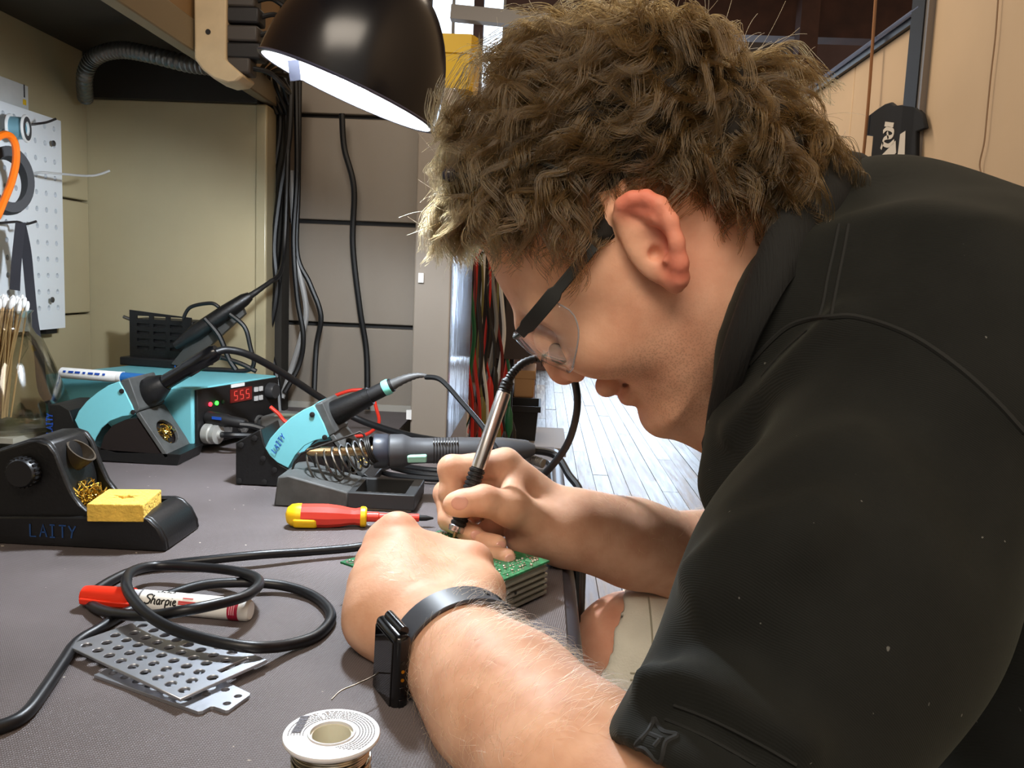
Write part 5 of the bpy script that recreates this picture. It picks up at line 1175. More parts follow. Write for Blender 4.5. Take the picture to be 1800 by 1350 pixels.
# ---- right arm (far), pen grip on the iron
RSH = arr((.20, .78, .20)); REL = arr((.30, .865, -.035)); RWR = PY(1008, 926, .768); RFM = PY(1250, 992, .82)
RF = {'index': ([(888, 815, .772), (794, 824, .764), (792, 866, .757), (810, 893, .7505)], [.0138, .0118, .0102, .0085]),
      'middle': ([(884, 838, .780), (786, 868, .772), (790, 914, .752), (834, 940, .725)], [.0138, .0118, .010, .0082]),
      'ring': ([(892, 870, .782), (806, 912, .765), (830, 950, .732), (874, 957, .711)], [.0132, .0112, .0098, .0084]),
      'pinky': ([(908, 903, .776), (832, 950, .745), (850, 975, .706), (890, 980, .688)], [.0122, .0098, .0086, .0078])}
RF = {k: ([PY(*q) for q in v[0]], v[1]) for k, v in RF.items()}
RT = [PY(*q) for q in ((962, 930, .752), (896, 893, .728), (850, 880, .7165), (799, 887, .7145))]
def f_rarm(P):
    d = chain(P, [RSH, REL], [.05, .047], .02)
    d = smin(d, chain(P, [REL, RFM, RFM + (RWR - RFM) * .6, RWR + (RFM - RWR) * .06, RWR], [.046, .0455, .036, .0295, .0285], .03), .02)
    hb = None
    for k in RF:
        e = cone(P, RWR + (RF[k][0][0] - RWR) * .12, RF[k][0][0], .019, RF[k][1][0] + .0005); hb = e if hb is None else smin(hb, e, .014)
    hb = smin(hb, cone(P, PY(985, 948, .764), PY(925, 945, .752), .0235, .019), .014)
    hb = smin(hb, cone(P, PY(985, 930, .755), RT[0], .022, .020), .012)
    hb = smin(hb, cone(P, RT[0], RT[1], .0195, .0150), .010)
    hb = smin(hb, cone(P, PY(905, 850, .765), RT[1], .012, .011), .012)
    d = smin(d, hb, .014)
    fg = None
    for k in RF:
        e = chain(P, *RF[k], .004); fg = e if fg is None else smin(fg, e, .0012)
    d = smin(d, fg, .005)
    th = chain(P, RT[1:], [.0148, .0132, .0102], .005)
    th = smin(th, ball(P, PY(815, 884, .7150), .0112), .006)
    d = smin(d, th, .006)
    for k in RF: d = smin(d, ball(P, RF[k][0][1], RF[k][1][1] + .0006), .004)
    return d
allR = np.array([RWR, REL, RSH, RFM] + [q for L in RF.values() for q in L[0]] + RT)
VR, QR = sdf_mesh(f_rarm, allR.min(0) - .06, allR.max(0) + .06, .0021)

# ---- trunk and legs (mostly hidden by clothes)
HIPR, HIPL = arr((.56, .72, -.20)), arr((.56, .50, -.20)); KNR, KNL = arr((.105, .80, -.102)), arr((.13, .44, -.16))
def f_body(P):
    S = P.copy(); S[:, 1] = .6 + (P[:, 1] - .6) * .62
    d = cone(S, (.25, .60, .22), (.58, .60, -.12), .095, .10)
    d = smin(d, cone(P, (.17, .59, .24), (.24, .60, .22), .062, .08), .03)
    for sh_ in (LSH, RSH): d = smin(d, cone(P, (.24, .60, .24), sh_ + arr((.005, 0, 0)), .06, .05), .03)
    for hp_, kn, ft in ((HIPR, KNR, (.15, .80, -.80)), (HIPL, KNL, (.18, .46, -.80))):
        d = smin(d, cone(P, hp_, kn, .085, .060), .03)
        d = smin(d, cone(P, kn, arr(kn) * .6 + arr(ft) * .4, .056, .052), .03); d = smin(d, cone(P, arr(kn) * .6 + arr(ft) * .4, ft, .054, .036), .03)
        d = smin(d, cone(P, ft, arr(ft) + arr((-.17, 0, -.055)), .04, .03), .03)
    return d
VB, QB = sdf_mesh(f_body, (-.06, .33, -.91), (.72, .93, .36), .0065)
person = thing('person', 'man in black polo shirt and clear glasses bent over the bench soldering', 'person', (.45, .62, FZ))
n1, n2, n3 = len(VH), len(VH) + len(VL), len(VH) + len(VL) + len(VR)
Vall = np.concatenate([VH, VL, VR, VB]); Qall = np.concatenate([QH, QL + n1, QR + n2, QB + n3])
def big_mesh(name, V, Q, m_, parent, base):
    me = bpy.data.meshes.new(name); me.from_pydata((V - base).tolist(), [], Q.tolist()); me.polygons.foreach_set('use_smooth', [True] * len(me.polygons)); me.materials.append(m_)
    o = bpy.data.objects.new(name, me); COL.objects.link(o); o.parent = parent; WLOC[o] = base; return o
# intrinsic skin colouring: ears, lips, nose, knuckles ruddier; beard area with stubble
ruddy = np.zeros(len(Vall)); stub = np.zeros(len(Vall)); lip = np.zeros(len(Vall))
def blob(c, r, a, tgt, mirror=False):
    q = Vall.copy()
    if mirror: q[:, 1] = YH - np.abs(q[:, 1] - YH)
    d = np.linalg.norm(q - arr(c), axis=1); tgt += a * np.exp(-(d / r) ** 2)
for u, v in ((1100, 355), (1135, 350), (1175, 385), (1190, 430), (1193, 480)): blob(PY(u, v, YH - .092), .011, .95, ruddy, True)
blob(PY(998, 664, YH), .016, .4, ruddy); blob(PY(1230, 430, YH - .07), .03, .25, ruddy, True); blob(PY(1180, 560, YH - .07), .05, .15, ruddy, True)
for k in LK: blob(LK[k] + arr((0, -.006, .008)), .011, .35, ruddy)
for k in RF: blob(RF[k][0][1], .012, .3, ruddy)
blob(RT[2], .014, .25, ruddy); blob(KNR + arr((-.03, -.03, .04)), .06, .35, ruddy)
blob(PY(1064, 690, YH), .010, .8, lip); blob(PY(1100, 704, YH), .010, .8, lip)
for u, v, r in ((1150, 700, .03), (1190, 660, .03), (1215, 600, .028), (1130, 640, .018), (1110, 520, .016), (1080, 660, .012), (1170, 730, .025), (1240, 690, .03)): blob(PY(u, v, YH - .05), r, .5, stub, True)
def skin():
    M = mat('skin', rgb(205, 150, 116), .56, spec=.35); nt = M.node_tree; b = nt.nodes['Principled BSDF']
    b.inputs['Subsurface Weight'].default_value = .18; b.inputs['Subsurface Radius'].default_value = (1, .35, .18); b.inputs['Subsurface Scale'].default_value = .005
    tc = nt.nodes.new('ShaderNodeTexCoord')
    n = nt.nodes.new('ShaderNodeTexNoise'); n.inputs['Scale'].default_value = 45; n.inputs['Detail'].default_value = 4; nt.links.new(tc.outputs['Object'], n.inputs['Vector'])
    r = nt.nodes.new('ShaderNodeValToRGB'); r.color_ramp.elements[0].position = .35; r.color_ramp.elements[0].color = rgb(206, 156, 126); r.color_ramp.elements[1].position = .68; r.color_ramp.elements[1].color = rgb(222, 176, 146)
    nt.links.new(n.outputs['Fac'], r.inputs[0]); cur = r.outputs[0]
    for an, col, mxv in (('ruddy', rgb(214, 116, 96), .8), ('lip', rgb(190, 100, 92), .8)):
        at_ = nt.nodes.new('ShaderNodeAttribute'); at_.attribute_name = an; ml = nt.nodes.new('ShaderNodeMath'); ml.operation = 'MULTIPLY'; ml.use_clamp = True; ml.inputs[1].default_value = mxv; nt.links.new(at_.outputs['Fac'], ml.inputs[0])
        mx = nt.nodes.new('ShaderNodeMixRGB'); nt.links.new(ml.outputs[0], mx.inputs[0]); nt.links.new(cur, mx.inputs[1]); mx.inputs[2].default_value = col; cur = mx.outputs[0]
    # stubble dots
    vo = nt.nodes.new('ShaderNodeTexVoronoi'); vo.inputs['Scale'].default_value = 750; nt.links.new(tc.outputs['Object'], vo.inputs['Vector'])
    lt = nt.nodes.new('ShaderNodeMapRange'); lt.inputs['From Min'].default_value = .25; lt.inputs['From Max'].default_value = .55; lt.inputs['To Min'].default_value = .32; lt.inputs['To Max'].default_value = .0; nt.links.new(vo.outputs['Distance'], lt.inputs[0])
    at_ = nt.nodes.new('ShaderNodeAttribute'); at_.attribute_name = 'stubble'; ml = nt.nodes.new('ShaderNodeMath'); ml.operation = 'MULTIPLY'; ml.use_clamp = True; nt.links.new(at_.outputs['Fac'], ml.inputs[0]); nt.links.new(lt.outputs[0], ml.inputs[1])
    mx = nt.nodes.new('ShaderNodeMixRGB'); nt.links.new(ml.outputs[0], mx.inputs[0]); nt.links.new(cur, mx.inputs[1]); mx.inputs[2].default_value = rgb(120, 88, 62); cur = mx.outputs[0]
    nt.links.new(cur, b.inputs['Base Color'])
    n2 = nt.nodes.new('ShaderNodeTexNoise'); n2.inputs['Scale'].default_value = 420; n2.inputs['Detail'].default_value = 4; nt.links.new(tc.outputs['Object'], n2.inputs['Vector'])
    bp_ = nt.nodes.new('ShaderNodeBump'); bp_.inputs['Strength'].default_value = .25; bp_.inputs['Distance'].default_value = .0006; nt.links.new(n2.outputs['Fac'], bp_.inputs['Height']); nt.links.new(bp_.outputs[0], b.inputs['Normal'])
    return M
PB0 = WLOC[person]
body = big_mesh('body', Vall, Qall, skin(), person, PB0)
for an, data in (('ruddy', ruddy), ('stubble', stub), ('lip', lip)):
    a_ = body.data.attributes.new(an, 'FLOAT', 'POINT'); a_.data.foreach_set('value', np.clip(data, 0, 1).astype(np.float32))
# eyes: lowered lids over eyeballs
for sgn in (1, -1):
    c = PY(972, 588, YH); c = arr((c[0], YH - sgn * .033, c[2])) - FF * -.0006
    e = MB().ell(c + FD * .001, (.0122, .0122, .0122), None, 16, 12).build('eye', mat('eye_white', rgb(225, 215, 208), .2), body)
    MB().ell(c + FD * .0105 + FF * .0085, (.0022, .0022, .0022), None, 10, 8).build('iris', mat('iris_blue', rgb(70, 90, 100), .1), e)
    mb = MB()
    for k in range(14):
        t = (k / 13 - .5) * 1.8; p0 = c + FF * .0128 * math.cos(t) + arr((0, sgn * -.0128 * math.sin(t), 0)) + FD * .0035
        mb.tube([p0, p0 + FF * .003 + FD * .002, p0 + FF * .0055 + FD * .005], [.0004, .0003, .0001], 5)
    mb.build('lashes', mat('lash_brown', rgb(60, 44, 32), .7), e)
# thumb and finger nails
def nail(c, n, t, w, l, th=.0012):
    n = nrm(n); t = nrm(t - n * (n @ t)); s = np.cross(n, t)
    return MB().ell(c, (w, l, th), (s, t, n), 14, 8).build('fingernail', mat('nail_pink', rgb(214, 160, 142), .22), body)
nail(PY(808, 884, .7035), nrm((-.05, -1, .12)), RT[3] - RT[2], .0062, .0075)
for k, off in (('middle', (.25, -.9, .2)), ('ring', (.45, -.85, .1)), ('pinky', (.45, -.85, .1))):
    tp_ = RF[k][0][3]; nv = nrm(off); nail(tp_ + nv * (RF[k][1][3] - .0012), nv, RF[k][0][3] - RF[k][0][2], .0045, .0052)

# ---------------------------------------------------------------- clothes
HEMC = .90
SLE = LSH + (LEL - LSH) * HEMC
def f_shirt(P):
    S = P.copy(); S[:, 1] = .6 + (P[:, 1] - .6) * .62
    d = cone(S, (.265, .60, .215), (.60, .60, -.10), .118, .125)
    d = smin(d, ellp(P, (.225, .59, .175), (.085, .12, .10)), .05)
    d = smin(d, cone(P, (.36, .50, .10), (.55, .47, -.14), .115, .14), .06)
    d = smin(d, cone(P, (.345, .50, .02), (.50, .47, -.20), .11, .13), .06)
    d = smin(d, cone(P, PY(1350, 640, .525), PY(1325, 850, .53), .03, .035), .04)
    d = smin(d, cone(P, (.225, .60, .275), LSH + arr((.03, .02, -.005)), .062, .072), .05)
    d = smin(d, cone(P, (.225, .60, .275), RSH + arr((.02, 0, 0)), .062, .07), .05)
    d = smin(d, cone(P, PY(1420, 520, .515), PY(1560, 560, .50), .035, .05), .05)
    ax_ = nrm(SLE - LSH)
    sl = chain(P, [LSH, LSH + (SLE - LSH) * .55, SLE + ax_ * .02], [.068, .0645, .059], .04)
    sl = smax(sl, (P - SLE) @ ax_, .006)
    d = smin(d, sl, .045)
    ar_ = nrm(REL - RSH); re = RSH + (REL - RSH) * .62
    sr = chain(P, [RSH, re + ar_ * .02], [.075, .066], .03); sr = smax(sr, (P - re) @ ar_, .006); d = smin(d, sr, .04)
    # openings: neck and cuffs
    nx0, nx1 = PY(1240, 520, .59), PY(1440, 620, .60)
    d = smax(d, -cone(P, nx0, nx1, .060, .058), .01)
    d = smax(d, -np.maximum(cone(P, LSH, LEL, .050, .047), -((P - SLE) @ ax_ + .035)), .006)
    d = smax(d, -np.maximum(cone(P, RSH, REL, .062, .058), -((P - re) @ ar_ + .03)), .006)
    return d
VS, QS = sdf_mesh(f_shirt, (-.06, .26, -.37), (.78, .98, .42), .0042); VS = relax(VS, QS, 4)
def knit():
    M = mat('black_pique', rgb(20, 21, 19), .9, spec=.25); nt = M.node_tree; b = nt.nodes['Principled BSDF']
    b.inputs['Sheen Weight'].default_value = .14; b.inputs['Sheen Roughness'].default_value = .5; b.inputs['Sheen Tint'].default_value = rgb(150, 155, 140)
    tc = nt.nodes.new('ShaderNodeTexCoord')
    n = nt.nodes.new('ShaderNodeTexNoise'); n.inputs['Scale'].default_value = 25; n.inputs['Detail'].default_value = 6; nt.links.new(tc.outputs['Object'], n.inputs['Vector'])
    r = nt.nodes.new('ShaderNodeValToRGB'); r.color_ramp.elements[0].position = .3; r.color_ramp.elements[0].color = rgb(17, 18, 16); r.color_ramp.elements[1].position = .7; r.color_ramp.elements[1].color = rgb(25, 26, 24); nt.links.new(n.outputs['Fac'], r.inputs[0])
    vo = nt.nodes.new('ShaderNodeTexNoise'); vo.inputs['Scale'].default_value = 330; vo.inputs['Detail'].default_value = 0; nt.links.new(tc.outputs['Object'], vo.inputs['Vector'])
    r2 = nt.nodes.new('ShaderNodeValToRGB'); r2.color_ramp.elements[0].position = .875; r2.color_ramp.elements[0].color = (0, 0, 0, 1); r2.color_ramp.elements[1].position = .885; nt.links.new(vo.outputs['Fac'], r2.inputs[0])
    mx = nt.nodes.new('ShaderNodeMixRGB'); mx.inputs[2].default_value = rgb(90, 90, 86); nt.links.new(r2.outputs[0], mx.inputs[0]); nt.links.new(r.outputs[0], mx.inputs[1]); nt.links.new(mx.outputs[0], b.inputs['Base Color'])
    w = nt.nodes.new('ShaderNodeTexWave'); w.inputs['Scale'].default_value = 420; w.bands_direction = 'DIAGONAL'; w.inputs['Distortion'].default_value = 1; nt.links.new(tc.outputs['Object'], w.inputs['Vector'])
    ad = nt.nodes.new('ShaderNodeMath'); nt.links.new(w.outputs['Fac'], ad.inputs[0]); nt.links.new(n.outputs['Fac'], ad.inputs[1])
    bp_ = nt.nodes.new('ShaderNodeBump'); bp_.inputs['Strength'].default_value = .2; bp_.inputs['Distance'].default_value = .0006; nt.links.new(ad.outputs[0], bp_.inputs['Height']); nt.links.new(bp_.outputs[0], b.inputs['Normal'])
    return M
KN = knit()
def normals(V, Q):
    n = np.zeros_like(V); a = V[Q]; fn = np.cross(a[:, 2] - a[:, 0], a[:, 3] - a[:, 1])
    for i in range(4): np.add.at(n, Q[:, i], fn)
    return n / (np.linalg.norm(n, axis=1)[:, None] + 1e-12)
def bvh(V, Q): return BVHTree.FromPolygons([Vector(v) for v in V], [tuple(q) for q in Q.tolist()])
def on(tree, pix, lift=0.):
    out = []; nn = []
    for u, v in pix:
        r = _ray(u, v); h = tree.ray_cast(Vector(CAM), Vector(nrm(r)))
        if h[0] is not None: out.append(arr(h[0]) + arr(h[1]) * lift * (1 if h[1].dot(Vector(r)) < 0 else -1)); nn.append(arr(h[1]) * (1 if h[1].dot(Vector(r)) < 0 else -1))
    return out, nn
tree = bvh(VS, QS); NS = normals(VS, QS); disp = np.zeros(len(VS))
FOLDS = [([(1230, 1010), (1300, 965), (1380, 930), (1450, 905)], .012, .006), ([(1250, 1060), (1330, 1015), (1420, 975)], .012, .005), ([(1150, 1195), (1200, 1190), (1260, 1220), (1330, 1270), (1400, 1300)], .011, .008),
         ([(1180, 1150), (1250, 1130), (1330, 1150)], .014, -.005), ([(1290, 760), (1350, 690), (1440, 600), (1480, 560)], .010, .005), ([(1310, 900), (1400, 820), (1500, 780)], .02, .004), ([(1500, 400), (1600, 380), (1720, 400)], .02, .004), ([(1560, 700), (1660, 800), (1730, 930)], .02, -.004), ([(1150, 1240), (1200, 1240), (1260, 1275), (1310, 1310)], .010, -.006)]
for L, w, a_ in FOLDS:
    pts, _ = on(tree, [tuple(p[:2]) for p in cr([(u, v, 0) for u, v in L], 8)])
    if len(pts) < 2: continue
    pa_ = arr(pts); dm = np.full(len(VS), 9.)
    for i in range(len(pa_) - 1):
        e = pa_[i + 1] - pa_[i]; t = np.clip((VS - pa_[i]) @ e / (e @ e + 1e-12), 0, 1); dm = np.minimum(dm, np.linalg.norm(VS - pa_[i] - t[:, None] * e, axis=1))
    disp += 1.5 * a_ * np.exp(-(dm / w) ** 2)
VS = VS + NS * disp[:, None]
shirt = big_mesh('polo_shirt', VS, QS, KN, person, PB0); shirt['label'] = 'black polo shirt'
tree = bvh(VS, QS)
# seams as low ridges on the cloth
SEAM = mat('seam_black', rgb(24, 25, 23), .9)
for L, w in (([(1475, 395), (1466, 440), (1455, 490), (1448, 530), (1440, 560)], .0011), ([(1492, 395), (1484, 440), (1473, 495), (1462, 555)], .0011),
             ([(1318, 640), (1350, 605), (1385, 575), (1420, 562), (1460, 557), (1500, 556), (1560, 572), (1620, 600), (1690, 650), (1750, 705), (1800, 760)], .0015),
             ([(1340, 660), (1375, 620), (1420, 580)], .001),
             ([(1185, 1240), (1250, 1265), (1330, 1305), (1400, 1345)], .0008), ([(1170, 1265), (1240, 1295), (1330, 1345)], .0008)):
    pts, nn = on(tree, [tuple(p[:2]) for p in cr([(u, v, 0) for u, v in L], 10)])
    if len(pts) > 3: MB().tube(pts, w, 6).build('seam', SEAM, shirt)
# embroidered emblem near the cuff (outlined arrow-like K)
for L in ([(1150, 1262), (1165, 1285), (1190, 1292), (1170, 1305), (1160, 1340), (1135, 1318), (1118, 1310), (1140, 1285), (1150, 1262)], [(1142, 1290), (1165, 1300)], [(1150, 1312), (1160, 1300)]):
    pts, nn = on(tree, [tuple(p[:2]) for p in cr([(u, v, 0) for u, v in L], 6)])
    if len(pts) > 3: MB().tube(pts, .0011, 6).build('emblem_stitch', mat('emblem_grey', rgb(30, 31, 31), .8), shirt)
# collar
CL = [(1478, 268, .60), (1427, 299, .552), (1364, 379, .517), (1329, 472, .506), (1293, 592, .512), (1267, 685, .530), (1237, 779, .560)]
CT = [(1540, 332, .60), (1474, 386, .535), (1404, 474, .486), (1369, 528, .476), (1331, 601, .480), (1304, 680, .500), (1281, 785, .548)]
la = cr([PY(*q) for q in CL], 8); ta = cr([PY(*q) for q in CT], 8); nC = len(la)
mir = lambda p: arr((p[0], 1.20 - p[1] - .004, p[2]))
la2 = [mir(p) for p in la[::-1]][:-1] + la; ta2 = [mir(p) for p in ta[::-1]][:-1] + ta
V = []; K = 6
for i in range(len(la2)):
    a_, b_ = la2[i], ta2[i]; outw = nrm(np.cross(la2[min(i + 1, len(la2) - 1)] - la2[max(i - 1, 0)], b_ - a_)); 
    if outw @ ((a_ + b_) / 2 - PY(1330, 560, .60)) < 0: outw = -outw
    for k in range(K + 1):
        t = k / K; V.append(a_ + (b_ - a_) * t + outw * .010 * math.sin(math.pi * t))
Fq = [(i * (K + 1) + k, i * (K + 1) + k + 1, (i + 1) * (K + 1) + k + 1, (i + 1) * (K + 1) + k) for i in range(len(la2) - 1) for k in range(K)]
col_ = MB().add(V, Fq).build('collar', mat('collar_rib', rgb(18, 19, 18), .9, bump=.5, bscale=60, stretch=(14, 1, 1)), shirt, smooth=80)
md = col_.modifiers.new('thick', 'SOLIDIFY'); md.thickness = .003; md.offset = 0
# button placket under the chin
pl_ = [PY(1243, 788, .575), PY(1239, 815, .575), PY(1240, 845, .575), PY(1250, 872, .575), PY(1263, 895, .575)]
mb = MB(); mb.tube(cr([p + arr((.012, 0, 0)) for p in pl_], 5), .013, 12); mb.build('placket', mat('placket_black', rgb(18, 19, 24), .8), shirt)
# stool under the hips
stl = thing('stool', 'round black shop stool under the seated man', 'stool', (.60, .61, FZ))
MB().lathe([(.02, -.385), (.15, -.385), (.165, -.375), (.168, -.345), (.155, -.325), (.02, -.32)], (.60, .61, 0), (0, 0, 1), 40).build('seat', BLACKM, stl)
for k in range(4):
    a = math.pi / 4 + k * math.pi / 2; MB().tube([(.60 + .11 * math.cos(a), .61 + .11 * math.sin(a), -.384), (.60 + .19 * math.cos(a), .61 + .19 * math.sin(a), FZ + .003)], .012, 10).build('leg', STEEL, stl)
MB().tube([(.60 + .155 * math.cos(t), .61 + .155 * math.sin(t), -.68) for t in np.linspace(0, 2 * math.pi, 32, endpoint=False)], .008, 8, closed=True).build('foot_ring', STEEL, stl)
# shorts
def f_shorts(P):
    d = None
    for hp_, kn in ((HIPR, KNR), (HIPL, KNL)):
        e = cone(P, hp_, kn, .105, .072); ax2 = nrm(arr(kn) - arr(hp_)); cut = arr(hp_) + (arr(kn) - arr(hp_)) * 1.06
        e = smax(e, (P - cut) @ ax2, .006); e = smax(e, -np.maximum(cone(P, hp_, kn, .09, .0625), -((P - cut) @ ax2 + .012)), .004)
        d = e if d is None else smin(d, e, .05)
    d = smin(d, ellp(P, (.60, .61, -.17), (.13, .19, .13)), .05)
    return d + .0022 * np.sin(P[:, 0] * 70 + P[:, 2] * 90) * np.cos(P[:, 1] * 60 + P[:, 0] * 40)
V_, Q_ = sdf_mesh(f_shorts, (0, .3, -.4), (.82, .95, .06), .005); V_ = relax(V_, Q_, 4)
sho = big_mesh('shorts', V_, Q_, mat('khaki_cotton', rgb(226, 222, 206), .9, var=.06, vscale=30, bump=.3, bscale=500), person, PB0); sho['label'] = 'light khaki shorts'
tr2 = bvh(V_, Q_)
for L in ([(1140, 1050), (1146, 1110), (1148, 1180), (1146, 1230)], [(1108, 1195), (1130, 1196), (1148, 1194)], [(1108, 1183), (1130, 1184), (1148, 1182)]):
    pts, nn = on(tr2, [tuple(p[:2]) for p in cr([(u, v, 0) for u, v in L], 8)])
    if len(pts) > 3: MB().tube(pts, .0009, 6).build('seam', mat('khaki_seam', rgb(165, 160, 140), .9), sho)
# ---------------------------------------------------------------- hair
HPX = [(758, 382), (770, 354), (797, 322), (816, 288), (820, 245), (838, 200), (856, 158), (888, 112), (932, 70), (980, 44), (1030, 30), (1090, 20), (1160, 24), (1215, 38), (1265, 70), (1325, 104), (1375, 150), (1412, 190), (1440, 225), (1466, 258), (1462, 300), (1440, 400), (1380, 520), (1250, 620), (1080, 640), (930, 580), (850, 462), (815, 446), (772, 418)]
HAIRP = [(p[0], p[1]) for p in cr([(*H2(u, v), 0) for u, v in HPX], 3, True)]
MKX = [(650, 340), (760, 60), (1000, -90), (1300, -20), (1520, 200), (1500, 300), (1425, 300), (1395, 345), (1365, 372), (1320, 392), (1270, 392), (1215, 375), (1190, 352), (1150, 338), (1105, 342), (1082, 362), (1086, 395), (1096, 424), (1078, 455), (1054, 486), (1026, 506), (990, 525), (950, 522), (920, 502), (902, 478), (888, 470), (866, 476), (840, 474), (790, 452), (700, 412)]
MASKP = [(p[0], p[1]) for p in cr([(*H2(u, v, .56), 0) for u, v in MKX], 2, True)]
def f_hair(P, inset=.010):
    yy = np.abs(P[:, 1] - YH); p2 = P[:, [0, 2]]; din = poly_sd(p2, HAIRP); W_h, D_h = .097, .105
    e = ((yy / W_h) ** 2.3 + np.clip(1 - din / D_h, 0, None) ** 2.3) ** (1 / 2.3) - 1
    d = e * .085 + inset
    d += .004 * np.sin(P[:, 0] * 150 + 2 * np.sin(P[:, 2] * 120)) * np.sin(P[:, 2] * 140 + P[:, 1] * 60) + .002 * np.sin(P[:, 1] * 170 + P[:, 0] * 90)
    mk2 = -poly_sd(p2, MASKP); d += .007 * np.exp(-np.clip(-mk2, 0, 1) / .02)
    return smax(d, mk2 + .003, .014)
lo = arr((PY(700, 400, .59)[0] - .01, YH - .112, .20)); hi = arr((PY(1500, 400, .59)[0] + .01, YH + .112, .47))
VHr, QHr = sdf_mesh(f_hair, lo, hi, .004)
HB_ = mat('hair_underlayer', rgb(20, 15, 9), .9)
hairb = big_mesh('hair', VHr, QHr, HB_, person, PB0); hairb['label'] = 'short thick curly brown hair'
def hair_mat(name, c1, c2, rough=.32):
    M = bpy.data.materials.new(name); M.use_nodes = True; nt = M.node_tree; nt.nodes.remove(nt.nodes['Principled BSDF'])
    h = nt.nodes.new('ShaderNodeBsdfHairPrincipled'); h.model = 'CHIANG'; h.parametrization = 'COLOR'; h.inputs['Roughness'].default_value = rough; h.inputs['Radial Roughness'].default_value = .45
    hi_ = nt.nodes.new('ShaderNodeHairInfo'); mx = nt.nodes.new('ShaderNodeMixRGB'); mx.inputs[1].default_value = c1; mx.inputs[2].default_value = c2
    nt.links.new(hi_.outputs['Random'], mx.inputs[0]); nt.links.new(mx.outputs[0], h.inputs['Color']); nt.links.new(h.outputs[0], nt.nodes['Material Output'].inputs[0])
    return M
def make_curves(name, S, R, m_, parent):
    """S: (n, k, 3) strand points, R: (k,) radii"""
    n, k, _ = S.shape; cu = bpy.data.hair_curves.new(name); cu.add_curves([k] * n)
    cu.attributes['position'].data.foreach_set('vector', (S - PB0).astype(np.float32).reshape(-1))
    ra = cu.attributes.get('radius') or cu.attributes.new('radius', 'FLOAT', 'POINT'); ra.data.foreach_set('value', np.tile(np.asarray(R, np.float32), n))
    cu.materials.append(m_); o = bpy.data.objects.new(name, cu); COL.objects.link(o); o.parent = parent; WLOC[o] = PB0; o['kind'] = 'stuff'; return o
rs = np.random.RandomState(11)
NHr = normals(VHr, QHr); a_ = VHr[QHr]; ar = np.linalg.norm(np.cross(a_[:, 2] - a_[:, 0], a_[:, 3] - a_[:, 1]), axis=1); cen = a_.mean(1)
# only faces outside the skull carry locks
okf = f_head(cen.copy()) > .001; ar = ar * okf
# more locks on the side and front that show
ar = ar * np.where(cen[:, 1] < YH + .02, 1.0, .45)
NL, NC, KP = 1700, 26, 14
fi = rs.choice(len(QHr), NL, p=ar / ar.sum()); root = cen[fi]; nor = NHr[QHr[fi]].mean(1); nor /= np.linalg.norm(nor, axis=1)[:, None]
whorl = PY(1270, 120, YH - .03)
def flow(p, n):
    g = p - whorl; g = g / (np.linalg.norm(g, axis=1)[:, None] + 1e-6) + arr((-.15, 0, -.55))
    fr_ = np.clip((PY(980, 400, YH)[0] - p[:, 0]) / .05, 0, 1)[:, None]; g = g + fr_ * arr((-.9, 0, .35))
    g = g + .9 * np.stack([np.sin(p[:, 2] * 55 + p[:, 1] * 30), .6 * np.sin(p[:, 0] * 60), np.sin(p[:, 0] * 50 + p[:, 1] * 45 + 1.)], 1)
    g = g - n * (g * n).sum(1)[:, None]; return g / (np.linalg.norm(g, axis=1)[:, None] + 1e-9)
g = flow(root, nor) + rs.normal(size=(NL, 3)) * .18; sdv_ = np.cross(nor, g); sdv_ /= np.linalg.norm(sdv_, axis=1)[:, None]; g = np.cross(sdv_, nor)
Ln = rs.uniform(.036, .062, NL); wl = rs.uniform(.026, .040, NL); ph = rs.rand(NL) * 6.28; am = rs.uniform(.003, .0065, NL); lift = rs.uniform(.003, .013, NL)
# thin towards the hairline
edge = poly_sd(root[:, [0, 2]], MASKP); nape = np.clip((root[:, 0] - PY(1180, 300, YH)[0]) / .03, 0, 1); low = np.clip((PY(1300, 330, YH)[2] - root[:, 2]) / .02 + .5, 0, 1); sc = np.clip(edge / (.025 + .035 * nape * low), .40 - .18 * nape * low, 1); brow_ = np.clip((PY(960, 400, YH)[0] - root[:, 0]) / .03, 0, 1) * np.clip((PY(850, 345, YH)[2] - root[:, 2]) / .03 + .3, 0, 1); sc = sc * (1 - .6 * brow_); Ln *= sc; lift *= sc; am *= sc
front = np.clip((PY(900, 400, YH)[0] - root[:, 0]) / .04, 0, 1); lift += .004 * front * (1 - brow_); Ln += .008 * front * (1 - brow_)
t = np.linspace(0, 1, KP)
s_ = t[None, :] * Ln[:, None]
hgt = -.004 + lift[:, None] * np.sin(np.clip(t * 1.05, 0, 1) * math.pi * .78)[None, :] * 1.25
guide = root[:, None] + g[:, None] * (s_ - .012 * np.clip(t - .5, 0, 1)[None, :] ** 2 * 1)[..., None] + nor[:, None] * hgt[..., None] + sdv_[:, None] * (am[:, None] * np.sin(2 * math.pi * s_ / wl[:, None] + ph[:, None]))[..., None]
guide += nor[:, None] * (am[:, None] * .8 * np.cos(2 * math.pi * s_ / wl[:, None] + ph[:, None] * 1.3))[..., None] * t[None, :, None]
